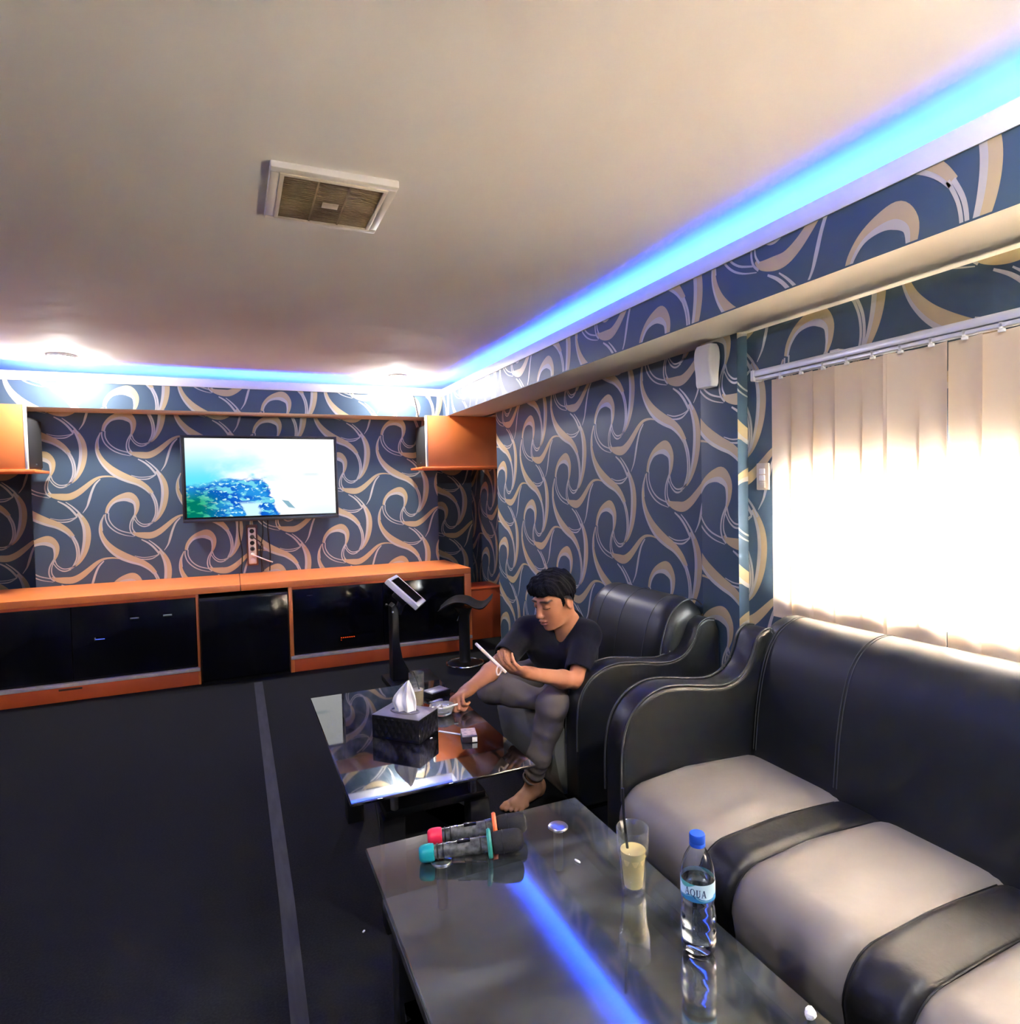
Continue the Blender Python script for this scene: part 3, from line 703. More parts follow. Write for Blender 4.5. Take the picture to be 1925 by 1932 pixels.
# ------------------------------------------------------------------ bar stool
bs = thing('bar_stool', 'low black bar stool with a wavy seat and chrome-rimmed round base', 'stool', (1.70, 4.88, 0))
sc_ = catmull([(-.215, -.045), (-.15, .005), (-.07, .035), (.02, .025), (.09, -.012), (.155, -.012), (.225, .052)], 6)
mb = MB(); ns = len(sc_)
def sfn(top):
    def f(u, v):
        i = u*(ns-1); a = sc_[int(min(i, ns-1))]; w = .185*(1-.30*abs(2*u-1)**3); vv = 2*v-1
        th = .017*(1-abs(2*u-1)**6)*(1-abs(vv)**4)
        rx = a[0]; yy = vv*w; z = .49+a[1]+(th if top else -th) + .012*vv*vv
        c, s_ = math.cos(-.41), math.sin(-.41)
        return (1.712+rx*c-yy*s_, 4.88+rx*s_+yy*c, z)
    return f
mb.grid(sfn(True), ns, 13); mb.grid(lambda u, v: sfn(False)(u, 1-v), ns, 13)
part('seat', mb, 'leather', bs, 60)
part('column', MB().lathe([(0, .02), (.055, .02), (.052, .03), (.045, .05), (.045, .40), (.06, .44), (.075, .468), (0, .468)], (1.70, 4.88, 0), 24), 'blackplastic', bs)
part('base', MB().lathe([(0, 0), (.150, 0), (.150, .008), (.12, .014), (.06, .024), (0, .026)], (1.70, 4.88, 0), 40), 'blackplastic', bs)
part('base_rim', MB().tube([(1.70+.150*math.cos(a), 4.88+.150*math.sin(a), .008) for a in np.linspace(0, 2*PI, 41)], .0075, 8), 'chrome', bs)
part('lever', MB().tube([(1.68, 4.85, .445), (1.63, 4.80, .43), (1.60, 4.76, .385)], .0045), 'chrome', bs)

# ------------------------------------------------------------------ sofa and armchair
def scaled(p, s, ox, oz=0): return [(ox+x*s, oz+z*s) for x, z in p]
# arm outline (x from the front edge, z), S-shaped
ARM_TOP = [(0, .0), (0, .30), (.002, .44), (.018, .545), (.060, .617), (.125, .663), (.205, .682), (.30, .674), (.40, .658), (.48, .650), (.545, .664), (.595, .700), (.628, .752), (.655, .815), (.70, .842), (.745, .835)]
def arm_curve(xf, k, zk): return [(xf+x*k, z*zk) for x, z in [tuple(p) for p in catmull(ARM_TOP[1:], 5)]]
def arm(mb, xf, y0, y1, k, zk, xb):
    c = arm_curve(xf, k, zk); poly = [(xf, .03)]+c+[(xb, c[-1][1]-.06), (xb, .03)]
    mb.prism(poly, y0, y1, 'y', .022, 3); return c

def seat_section(mb, y0, y1, prof, bulge, pinch0=True, pinch1=True, ny=15, wr=None):
    """prof: closed (x,z) loop; bulge pushes the top/front outward in the middle of the panel"""
    n = len(prof); P = np.array(prof)
    d = np.roll(P, -1, 0)-np.roll(P, 1, 0); nrm = np.stack([d[:, 1], -d[:, 0]], 1); nrm /= (np.linalg.norm(nrm, axis=1, keepdims=True)+1e-9)
    cen = P.mean(0); flip = np.sign(((P-cen)*nrm).sum(1)); nrm *= flip[:, None]
    rows = []
    for j in range(ny):
        t = j/(ny-1); y = y0+(y1-y0)*t
        e = 1.0
        if pinch0: e = min(e, 1-max(0, 1-t/.22)**2.2)
        if pinch1: e = min(e, 1-max(0, 1-(1-t)/.22)**2.2)
        b = bulge*e
        row = []
        for i in range(n):
            x, z = P[i]; w = max(0, nrm[i][1])*.9 + max(0, -nrm[i][0])*.7
            k = b*w + (wr(x, y)*max(0, nrm[i][1]) if wr else 0)
            row.append((x+nrm[i][0]*k, y, z+nrm[i][1]*k))
        rows.append(row)
    vs = [p for r in rows for p in r]
    fs = [(j*n+i, j*n+(i+1) % n, (j+1)*n+(i+1) % n, (j+1)*n+i) for j in range(ny-1) for i in range(n)]
    fs += [tuple(range(n-1, -1, -1)), tuple((ny-1)*n+i for i in range(n))]
    mb.add(vs, fs, 0, True)

def seat_profile(xf, xb, zt, zb=.05, r=.13):
    pts = [(xf+.045, zb), (xf+.020, zb+.08), (xf+.004, zt-r-.02)]
    for a in np.linspace(0, PI/2, 9): pts.append((xf+r-r*math.cos(a), zt-r+r*math.sin(a)))
    pts += [(xf+(xb-xf)*t, zt+.012*math.sin(PI*t)) for t in (.45, .6, .75, .9)]
    pts += [(xb, zt-.01), (xb, zb)]; return pts

# ---- sofa
SX, SY = 1.235, 2.0           # arm front, far end
sofa = thing('sofa', 'long black leather sofa with grey seat panels under the window', 'sofa', (1.68, .85, 0))
yin = SY-.12; ynear = -.30
mb = MB(); crv = arm(mb, SX, yin, SY, .98, 1.0, 2.10); part('armrest', mb, 'leather', sofa)
mb = MB(); arm(mb, SX, ynear-.12, ynear, .98, 1.0, 2.10); part('armrest', mb, 'leather', sofa)
for y in (yin+.006, SY-.006): part('piping', MB().tube([(x-.0015 if z < .5 else x, y, z+.0015 if z >= .5 else z) for x, z in crv], .0045, 6), 'thread', sofa)
back = [(1.80, .12), (1.825, .33), (1.850, .55), (1.885, .72), (1.925, .82), (1.970, .872), (2.025, .893), (2.075, .880), (2.110, .83), (2.125, .70), (2.125, .05), (1.85, .05)]
backc = [tuple(p) for p in catmull(back[:10], 4)]+[back[10], back[11]]
def back_mesh(y0, y1, end0, end1, infl=.0):
    mb = MB(); ny = 40; n = len(backc); rows = []
    for j in range(ny):
        t = j/(ny-1); t = .5-.5*math.cos(PI*t); y = y0+(y1-y0)*t
        dist0, dist1 = abs(y-y0), abs(y1-y); rr = .10
        sh = 0
        if end0 and dist0 < rr: sh = max(sh, 1-math.sqrt(max(0, 1-((rr-dist0)/rr)**2)))
        if end1 and dist1 < rr: sh = max(sh, 1-math.sqrt(max(0, 1-((rr-dist1)/rr)**2)))
        row = []
        for (x, z) in backc:
            cx, cz = 2.0, .45
            k = .075*sh; dx, dz = x-cx, z-cz; L = math.hypot(dx, dz)
            row.append((x-dx/L*k*1.0, y, max(.05, z-dz/L*k*1.3)))
        rows.append(row)
    vs = [p for r in rows for p in r]
    fs = [(j*n+i, j*n+(i+1) % n, (j+1)*n+(i+1) % n, (j+1)*n+i) for j in range(ny-1) for i in range(n)]
    fs += [tuple(range(n-1, -1, -1)), tuple((ny-1)*n+i for i in range(n))]
    mb.add(vs, fs, 0, True); return mb
part('backrest', back_mesh(ynear-.02, yin+.06, True, True), 'leather', sofa, 60)
for (ya, yb) in ((1.805, 1.860), (1.455, 1.50), (.62, .64), (.2, .2)):
    cc = backc[5:30]
    for dy in (-.006, .006):
        part('stitch_line', MB().tube([(x-.0005, ya+(yb-ya)*(1-i/len(cc))+dy+.012*math.sin(i*.22), z) for i, (x, z) in enumerate(cc)], .0022, 5), 'thread', sofa)
prof = seat_profile(SX-.01, 1.86, .352, .045, .115)
wr1 = lambda x, y: .0065*math.sin(34*(y-.35*x))*math.exp(-((x-1.52)/.10)**2)
ycuts = [(yin+.01, 1.475, 'g'), (1.475, 1.335, 'b'), (1.335, .985, 'g'), (.985, .835, 'b'), (.835, .46, 'g'), (.46, .32, 'b'), (.32, ynear-.01, 'g')]
for (a, b, k) in ycuts:
    mb = MB(); seat_section(mb, a, b, prof, .028 if k == 'g' else .016, wr=wr1)
    part('seat_panel' if k == 'g' else 'seat_band', mb, 'seatgrey' if k == 'g' else 'leather_worn', sofa, 60)
for y in (1.475, 1.335, .985, .835):
    part('seam_cord', MB().tube([(x, y, z+.001) for x, z in prof[1:-2]], .003, 5), 'black', sofa)
part('base', MB().box((SX+.03, ynear-.1, .012), (2.1, SY-.02, .06)), 'black', sofa)
for (x, y) in ((SX+.08, SY-.08), (2.02, SY-.08), (SX+.08, ynear-.05), (2.02, ynear-.05)): part('foot', MB().box((x-.03, y-.03, 0), (x+.03, y+.03, .014)), 'black', sofa)

# ---- armchair
AX, AY0, AY1 = 1.325, 2.36, 3.25
ac = thing('armchair', 'black leather armchair with a greenish grey seat holding the seated young man', 'armchair', (1.72, 2.80, 0))
mb = MB(); cA = arm(mb, AX, AY0, AY0+.11, 1.02, .935, 2.11); part('armrest', mb, 'leather', ac)
mb = MB(); arm(mb, AX+.03, AY1-.11, AY1, .98, .90, 2.11); part('armrest', mb, 'leather', ac)
for y in (AY0+.006, AY0+.104): part('piping', MB().tube([(x, y, z+.0015) for x, z in cA], .0042, 6), 'thread', ac)
cb = [(1.80, .25), (1.812, .45), (1.832, .60), (1.862, .72), (1.905, .806), (1.965, .856), (2.03, .868), (2.08, .845), (2.11, .78), (2.12, .60), (2.12, .06), (1.86, .06)]
backc = [tuple(p) for p in catmull(cb[:10], 4)]+[cb[10], cb[11]]
part('backrest', back_mesh(AY0+.085, AY1-.05, True, True), 'leather', ac, 60)
for y in (2.60, 2.84, 3.04):
    cc = backc[6:30]; part('stitch_line', MB().tube([(x-.0003, y, z) for x, z in cc], .002, 5), 'thread', ac)
for y in (2.475,):
    cc = backc[6:30]; part('piping', MB().tube([(x+.012, y, z-.004) for x, z in cc], .0038, 6), 'thread', ac)
pr2 = seat_profile(AX-.055, 1.84, .372, .05, .13)
mb = MB(); seat_section(mb, AY0+.112, AY1-.112, pr2, .03); part('seat', mb, 'seatgrey_dark', ac, 60)
part('base', MB().box((AX+.02, AY0+.02, .012), (2.10, AY1-.02, .07)), 'black', ac)
for (x, y) in ((AX+.07, AY0+.06), (2.03, AY0+.06), (AX+.07, AY1-.06), (2.03, AY1-.06)): part('foot', MB().box((x-.03, y-.03, 0), (x+.03, y+.03, .014)), 'black', ac)

# ------------------------------------------------------------------ coffee tables
TZ = .51
def coffee_table(x0, x1, y0, y1, label, glass, discs, brd, ins=.030, leg=.085, sh=.150):
    t = thing('coffee_table', label, 'coffee table', ((x0+x1)/2, (y0+y1)/2, 0), 'glass coffee tables')
    part('glass_top', MB().box((x0, y0, TZ-.011), (x1, y1, TZ), .003, 1), glass, t)
    part('upper_board', MB().box((x0+ins, y0+ins, .372), (x1-ins, y1-ins*1.5, .396), .004), brd, t)
    for (x, y) in ((x0+.16, y0+.14), (x1-.124-(0 if discs else .05), y0+.14), (x0+.16, y1-.14), (x1-.124-(0 if discs else .05), y1-(.125 if discs else .24))):
        st = part('standoff', MB().lathe([(0, .396), (.013, .396), (.013, TZ-.0112), (0, TZ-.0112)], (x, y, 0), 20), 'steel', t)
        if discs: part('cap_disc', MB().lathe([(0, TZ+.0062), (.016, TZ+.006), (.025, TZ+.004), (.027, TZ+.001), (.027, TZ+.0002), (0, TZ+.0002)], (x, y, 0), 32), 'steel', st)
    for (x, y) in ((x0+leg, y0+leg), (x1-leg, y0+leg), (x0+leg, y1-leg), (x1-leg, y1-leg)):
        part('leg', MB().box((x-.035, y-.035, 0), (x+.035, y+.035, .372), .004), 'blackwood', t)
    shp = [(x0+leg-.025+.09*(1-math.cos(a)), y0+leg-.025+.09*(1-math.sin(a))) for a in np.linspace(0, PI/2, 6)]
    shp += [(x1-leg+.025-.09*(1-math.sin(a)), y0+leg-.025+.09*(1-math.cos(a))) for a in np.linspace(0, PI/2, 6)][::-1]
    shp += [(x1-leg+.025-.09*(1-math.cos(a)), y1-leg+.025-.09*(1-math.sin(a))) for a in np.linspace(0, PI/2, 6)]
    shp += [(x0+leg-.025+.09*(1-math.sin(a)), y1-leg+.025-.09*(1-math.cos(a))) for a in np.linspace(0, PI/2, 6)][::-1]
    part('lower_shelf', MB().prism(shp, sh, sh+.02, 'z', .003, 2), 'blackwood', t)
    return t
coffee_table(.280, .895, .52, 1.615, 'near coffee table with a smoked glass top carrying two microphones and a water bottle', 'tbl_glass', True, 'scuff')
coffee_table(.285, .888, 1.865, 2.925, 'far coffee table with a dark smeared glass top carrying a tissue box', 'tbl_glass2', False, 'blackwood', .13, .155, .25)

# ---- drinks
def drinking_glass(x, y, r0, r1, h, level, juice, label, straw, facets, seat=.58):
    g = thing('drinking_glass', label, 'drinking glass', (x, y, TZ), 'iced drinks')
    zt = TZ+h; wth = .0022
    rad = (lambda a, z: 1-.035*abs(math.sin(a*facets/2))*(1 if z < TZ+h*seat else 0)) if facets else None
    s0 = TZ+h*seat
    if facets:
        outer = [(0, TZ+.0005), (r0*.88, TZ+.0005), (r0, TZ+.006), (r0*1.02, TZ+.02), ((r0+r1)/2*.99, s0-.004), ((r0+r1)/2*1.0+.003, s0+.004), (r1, zt-.002), (r1-.0008, zt)]
        inner = [(r1-wth, zt-.001), ((r0+r1)/2-wth+.002, s0+.004), ((r0+r1)/2-wth-.002, s0-.004), (r0-wth-.001, TZ+.016), (0, TZ+.013)]
    else:
        outer = [(0, TZ+.0005), (r0*.92, TZ+.0005), (r0, TZ+.005), (r1, zt-.002), (r1-.0008, zt)]
        inner = [(r1-wth, zt-.001), (r0-wth, TZ+.012), (0, TZ+.010)]
    part('glass', MB().lathe(outer+inner, (x, y, 0), 40, radial=rad), 'drinkglass', g, 60)
    zl = TZ+h*level; f = lambda z: (r0+(r1-r0)*(z-TZ)/h)-wth-.0012 - (.0012 if facets else 0)
    part('drink', MB().lathe([(0, TZ+.0145 if facets else TZ+.0115), (f(TZ+.018)-.002, TZ+.0175 if facets else TZ+.0135), (f(zl), zl), (f(zl)*.6, zl+.0006), (0, zl+.0004)], (x, y, 0), 40, radial=rad), juice, g, 60)
    if not facets: part('ice_cube', MB().box((x-.020, y-.02, zl-.012), (x+.004, y+.004, zl+.020), .005), 'drinkglass', g)
    single('straw', MB().tube(straw, .0032, 10), 'blackplastic', label.split(' with ')[0].replace('tall', 'black straw standing in the tall').replace('clear', 'black straw standing in the clear'), 'straw', straw[0], 'black straws')
drinking_glass(.794, 1.172, .026, .036, .150, .66, 'juice_yellow', 'tall faceted glass of yellow drink on the near table with a black straw', [(.784, 1.178, TZ+.022), (.786, 1.180, TZ+.09), (.779, 1.183, TZ+.165), (.777, 1.184, TZ+.236)], 8)
drinking_glass(.682, 2.585, .031, .033, .148, .52, 'juice_beige', 'clear straight glass of pale beige drink on the far table with a black straw', [(.694, 2.580, TZ+.07), (.684, 2.588, TZ+.115), (.674, 2.596, TZ+.152)], 0)

# ---- water bottle
bxx, byy = .803, .966
wbo = thing('water_bottle', 'clear plastic water bottle with a blue cap standing on the near table', 'bottle', (bxx, byy, TZ), None)
def prof_b(off):
    p = [(.020, 0), (.027, .002), (.0315, .012), (.0325, .022), (.0330, .030), (.0316, .035), (.0330, .040), (.0332, .052), (.0318, .057), (.0332, .062), (.0332, .076), (.0320, .082), (.0316, .090), (.0300, .100), (.0296, .104), (.0312, .109), (.0322, .115), (.0322, .150), (.0318, .158), (.0302, .172), (.0262, .186), (.0205, .198), (.0158, .206), (.0138, .211), (.0134, .216), (.0134, .222)]
    return [(max(r-off, .002), z) for r, z in p]
rb = lambda a, z: 1+(.012*math.sin(a*7) if z < .1 else 0)+(-.06*max(0, math.cos(a*5))**2 if z < .012 else 0)
RBT = Matrix.Translation((bxx, byy, TZ+.0006))
outer = [(0, .004)]+prof_b(0); inner = prof_b(.0006)[::-1]; inner = inner[:-2]+[(.024, .0035), (0, .0055)]
part('body', MB().lathe(outer+inner, n=56, M4=RBT, radial=rb), 'pet', wbo, 60)
pw = [(r, z) for r, z in prof_b(.0011) if .008 < z < .142]
part('water', MB().lathe([(0, .0075), (.022, .0062)]+pw+[(.0308, .143), (0, .143)], n=56, M4=RBT, radial=rb), 'water', wbo, 60)
part('cap', MB().lathe([(.0140, .212), (.0152, .212), (.0152, .217), (.0146, .2185), (.0152, .220), (.0152, .233), (.0140, .2352), (0, .2352), (0, .2335), (.0135, .2335), (.0138, .2235)], n=48, M4=RBT, radial=lambda a, z: 1+.012*math.sin(a*40)*(1 if .221 < z < .233 else 0)), 'cap_blue', wbo)
lb = MB(); LR = .0327
lb.grid(lambda u, v: (bxx+LR*math.cos(2*PI*u), byy+LR*math.sin(2*PI*u), TZ+.0006+.1165+v*.034), 65, 3)
lbo = part('label', lb, 'label', wbo, 0)
ul = lbo.data.uv_layers.new(name='UVMap')
for lp in lbo.data.loops:
    i = lp.vertex_index; ul.data[lp.index].uv = ((i % 65)/64, (i//65)/2)
# lettering AQUA, serif strokes bent round the label; facing the camera
def letter(ch):
    S = lambda x0, y0, x1, y1, w: [(x0-w/2, y0), (x0+w/2, y0), (x1+w/2, y1), (x1-w/2, y1)]
    B = lambda x0, y0, x1, y1: [(x0, y0), (x1, y0), (x1, y1), (x0, y1)]
    if ch == 'A': return [S(.10, 0, .38, 1, .09), S(.70, 0, .42, 1, .19), B(.22, .30, .58, .38), B(0, 0, .22, .06), B(.56, 0, .84, .06)], .90
    if ch == 'U': return [B(.06, .28, .25, 1), B(.56, .28, .65, 1), B(-.02, .94, .33, 1), B(.48, .94, .73, 1)] + [[(.355+.295*math.cos(a)*1.0, .28+.30*math.sin(a)), (.355+.295*math.cos(b), .28+.30*math.sin(b)), (.355+.17*math.cos(b)-.0, .28+.18*math.sin(b)), (.355+.17*math.cos(a), .28+.18*math.sin(a))] for a, b in [(PI+PI*k/8, PI+PI*(k+1)/8) for k in range(8)]], .80
    q = [[(.42+.42*math.cos(a), .5+.52*math.sin(a)), (.42+.42*math.cos(b), .5+.52*math.sin(b)), (.42+.25*math.cos(b), .5+.43*math.sin(b)), (.42+.25*math.cos(a), .5+.43*math.sin(a))] for a, b in [(2*PI*k/20, 2*PI*(k+1)/20) for k in range(20)]]
    return q+[[(.42, .05), (.58, .12), (.98, -.22), (.80, -.26)]], .92
tb = MB(); hgt = .0140; a_mid = math.atan2(-byy, -bxx); xcur = 0; items = []
for ch in 'AQUA':
    polys, adv = letter(ch); items.append((polys, xcur)); xcur += adv+.06
tot = xcur*hgt*.82; slope = -.055
for polys, xo in items:
    for p in polys:
        sub = []
        for (x, y) in p:
            s_ = (xo+x)*hgt*.82-tot/2-.004; z = .1282+y*hgt+slope*s_
            a = a_mid+s_/LR; sub.append((bxx+(LR+.0003)*math.cos(a), byy+(LR+.0003)*math.sin(a), TZ+z))
        tb.add(sub, [(0, 1, 2, 3)])
part('lettering', tb, 'ink', lbo, 0)

# ---- microphones
def microphone(tail, head, capm, ringm, label):
    a, b = Vector(tail), Vector(head); d = (b-a).normalized(); L = (b-a).length
    sd = d.cross(Vector((0, 0, 1))).normalized(); upv = sd.cross(d)
    R4 = Matrix(((sd.x, upv.x, d.x, a.x), (sd.y, upv.y, d.y, a.y), (sd.z, upv.z, d.z, a.z), (0, 0, 0, 1)))
    m = thing('microphone', label, 'microphone', (a+d*L/2).to_tuple()[:2]+(TZ,), 'karaoke microphones')
    part('tail_cap', MB().lathe([(0, 0), (.014, .001), (.0185, .005), (.0205, .012), (.0210, .028), (.0195, .036), (.0170, .038), (0, .038)], n=24, M4=R4), capm, m)
    bd = part('body', MB().lathe([(0, .037), (.0165, .037), (.0170, .05), (.0180, .08), (.0190, .12), (.0200, .160), (.0185, .170), (0, .170)], n=28, M4=R4), 'micbody', m)
    part('display', MB().box((-.009, .0150, .095), (.009, .0200, .128), .003, M4=R4), 'blackglass', bd)
    part('switch', MB().box((-.004, .0145, .068), (.004, .0190, .080), .0015, M4=R4), 'chrome', bd)
    for z in (.046, .060, .152): part('band', MB().lathe([(.0166, z-.002), (.0186 if z < .1 else .0206, z-.0015), (.0186 if z < .1 else .0206, z+.0015), (.0166, z+.002)], n=28, M4=R4), 'blackplastic', bd)
    hexr = lambda a_, z: 1+.24*max(0, math.cos((a_-PI/2)*3))**2
    part('anti_roll_ring', MB().lathe([(.017, .168), (.029, .169), (.031, .174), (.029, .179), (.017, .180)], n=48, M4=R4, radial=hexr), ringm, m)
    gr = part('grille', MB().lathe([(0, .180), (.020, .180), (.0245, .184), (.0262, .195), (.0266, .214), (.0262, .240), (.0240, .250), (.018, .2565), (.009, .2590), (0, .2595)], n=32, M4=R4), 'micblack', m)
    part('grille_band', MB().lathe([(.0262, .206), (.0272, .2065), (.0272, .2085), (.0262, .209)], n=32, M4=R4), 'blackplastic', gr)
microphone((.388, 1.492, TZ+.0216), (.636, 1.412, TZ+.0416), 'teal', 'tealring', 'microphone with a teal end cap and teal ring on the near table')
microphone((.428, 1.556, TZ+.0216), (.682, 1.480, TZ+.0416), 'red', 'orange_ring', 'microphone with a red end cap and orange ring on the near table')

# ---- tissue box
tbx = thing('tissue_box', 'black quilted tissue box with a white tissue sticking out', 'tissue box', (.565, 2.318, TZ))
RT = Matrix.Translation((.565, 2.318, TZ)) @ Matrix.Rotation(math.radians(44), 4, 'Z')
hx, hy, hz = .070, .101, .088
part('body', MB().box((-hx, -hy, .0005), (hx, hy, hz-.002), .003, M4=RT), 'boxblack', tbx)
top = part('lid', MB().box((-hx+.001, -hy+.001, hz-.003), (hx-.001, hy-.001, hz), .0012, M4=RT), 'boxgrey', tbx)
part('opening_rim', MB().tube([RT @ Vector((.030*math.cos(a), .058*math.sin(a), hz+.001)) for a in np.linspace(0, 2*PI, 33)], .0035, 8), 'boxgrey', top)
qd = MB(); quilt = None
for face in (0, 1):
    L = hy if face == 0 else hx; n_ = 7 if face == 0 else 5
    for i in range(n_):
        for k in range(4):
            u = -L+(i+.5+(.5 if k % 2 else 0))*2*L/n_; z = .012+k*.021
            if abs(u) > L-.008: continue
            w = 2*L/n_*.40; hh = .0175
            for sgn in (-1,):
                c = [(u-w, z), (u, z-hh), (u+w, z), (u, z+hh)]
                c = [(cu, min(max(cz, .003), hz-.006)) for cu, cz in c]
                if face == 0: f3 = lambda uu, zz, d: RT @ Vector((sgn*(hx+d), uu, zz))
                else: f3 = lambda uu, zz, d: RT @ Vector((uu, sgn*(hy+d), zz))
                q_ = MB().add([f3(cu, cz, 0) for cu, cz in c]+[f3(u, z, .0022)], [(0, 1, 4), (1, 2, 4), (2, 3, 4), (3, 0, 4)])
                part('quilt_pad', q_, 'boxblack', tbx)
TV_ = [0, .2, .4, .55, .75, .9, 1]; TLf = [-.038, -.041, -.050, -.043, -.022, -.003, .010]; TRt = [.038, .041, .041, .038, .031, .023, .016]
def tis(u, v):
    l_, r_ = float(np.interp(v, TV_, TLf)), float(np.interp(v, TV_, TRt)); th = .013*(1-.75*v)
    t = u*2 if u < .5 else 2-u*2
    zig = .011*(abs((t*2.2+.3*v) % 1-.5)*4-1)*(1-.6*v) + .006*math.sin(9*v+5*t)
    e = math.sin(PI*t)**.5; dep = (-th*e if u < .5 else th*e)+zig*e
    x = l_+(r_-l_)*t
    return (.568+.90*x+.43*dep, 2.322-.43*x+.90*dep, TZ+hz-.014+v*.128-.014*math.sin(PI*t)*v*(1-v))
tm = MB().grid(tis, 56, 20, closeu=True)
part('tissue', tm, 'paper', tbx, 35)

# ---- small things on the far table
at_ = thing('ashtray', 'clear glass ashtray full of ash beside the tissue box', 'ashtray', (.752, 2.462, TZ))
part('bowl', MB().lathe([(0, TZ+.0005), (.036, TZ+.0005), (.042, TZ+.006), (.052, TZ+.034), (.051, TZ+.037), (.046, TZ+.036), (.037, TZ+.012), (0, TZ+.009)], (.752, 2.462, 0), 40, radial=lambda a, z: 1+.05*math.cos(8*a)*(1 if z > TZ+.02 else .4)), 'tray_glass', at_, 60)
part('ash_pile', MB().lathe([(0, TZ+.0095), (.0352, TZ+.0125), (.038, TZ+.0165), (.025, TZ+.020), (.010, TZ+.023), (0, TZ+.022)], (.752, 2.462, 0), 24, radial=lambda a, z: 1+.06*math.sin(5*a)), 'ash', at_)
for i, (a, lab) in enumerate(((.4, 'cigarette butt leaning towards the tissue box in the ashtray'), (2.2, 'cigarette butt lying at the far side of the ashtray'), (4.3, 'cigarette butt lying at the near side of the ashtray'))):
    c = (.752+.016*math.cos(a), 2.462+.016*math.sin(a), TZ+.027)
    single('cigarette_butt', MB().tube([(c[0]-.011*math.sin(a), c[1]+.011*math.cos(a), c[2]), (c[0]+.011*math.sin(a), c[1]-.011*math.cos(a), c[2]+.003)], .0038, 10), 'filter_white', lab, 'cigarette', c, 'butts in the ashtray')
cp = thing('cigarette_pack', 'small dark cigarette pack with a pinkish printed face lying on the far table', 'cigarette pack', (.764, 2.172, TZ))
RC = Matrix.Translation((.764, 2.172, TZ)) @ Matrix.Rotation(math.radians(-14), 4, 'Z')
part('carton', MB().box((-.0275, -.043, .0005), (.0275, .043, .022), .0015, M4=RC), 'pack_dark', cp)
part('printed_face', MB().box((-.0262, -.028, .0215), (.0262, .042, .0224), M4=RC), 'pack_face', cp)
part('side_stamp', MB().box((.008, -.0436, .003), (.026, -.0428, .020), M4=RC), 'filter_white', cp)
lg = thing('lighter', 'small violet blue lighter lying between the glass and the hand', 'lighter', (.772, 2.600, TZ))
RL = Matrix.Translation((.772, 2.600, TZ)) @ Matrix.Rotation(math.radians(28), 4, 'Z')
part('body', MB().box((-.024, -.011, .001), (.030, .011, .013), .004, M4=RL), 'lighter', lg)
part('head', MB().box((-.040, -.010, .001), (-.024, .010, .014), .003, M4=RL), 'blackplastic', lg)
bb = thing('black_case', 'flat black case with a grey top at the far corner of the far table', 'case', (.800, 2.700, TZ))
RB = Matrix.Translation((.800, 2.700, TZ)) @ Matrix.Rotation(math.radians(22), 4, 'Z')
part('body', MB().box((-.052, -.038, .0005), (.052, .038, .026), .003, M4=RB), 'blackplastic', bb)
part('top_plate', MB().box((-.046, -.032, .0255), (.046, .032, .0275), .001, M4=RB), 'boxgrey', bb)
single('reflection_strip', MB().box((-.055, -.0045, 0), (.055, .0045, .0016), M4=Matrix.Translation((.722, 2.248, TZ+.0004)) @ Matrix.Rotation(math.radians(-48), 4, 'Z')), 'paper', 'narrow white strip standing in for a reflection edge between the tissue box and the cigarette pack', 'painted reflection', (.722, 2.248, TZ))  # bright edge of a reflection on the glass, modelled as a white strip
def crumb(c, s, rz, label, mat='paper', cat='scrap'):
    mb = MB(); v = []
    bm = bmesh.new(); bmesh.ops.create_icosphere(bm, subdivisions=2, radius=1)
    rnd = random.Random(int(c[0]*1e4))
    for q in bm.verts: q.co = Vector((q.co.x*s[0], q.co.y*s[1], q.co.z*s[2]))*(1+rnd.uniform(-.18, .18))
    bm.transform(Matrix.Translation((c[0], c[1], c[2]+s[2]*.95)) @ Matrix.Rotation(rz, 4, 'Z')); mb.bm(bm, 0, False)
    single('paper_scrap', mb, mat, label, cat, c, 'scraps lying about')
crumb((.738, 1.326, TZ), (.0035, .0095, .003), .3, 'tiny white crumb beside the steel disc on the near table')
crumb((.868, .760, TZ), (.012, .009, .010), .6, 'crumpled white paper scrap at the edge of the near table')
crumb((.340, 2.035, 0), (.006, .0035, .003), .8, 'tiny white crumb on the black carpet beside the near table')
crumb((.640, 2.235, TZ), (.006, .003, .0015), .2, 'small pale flake on the far table in front of the tissue box')

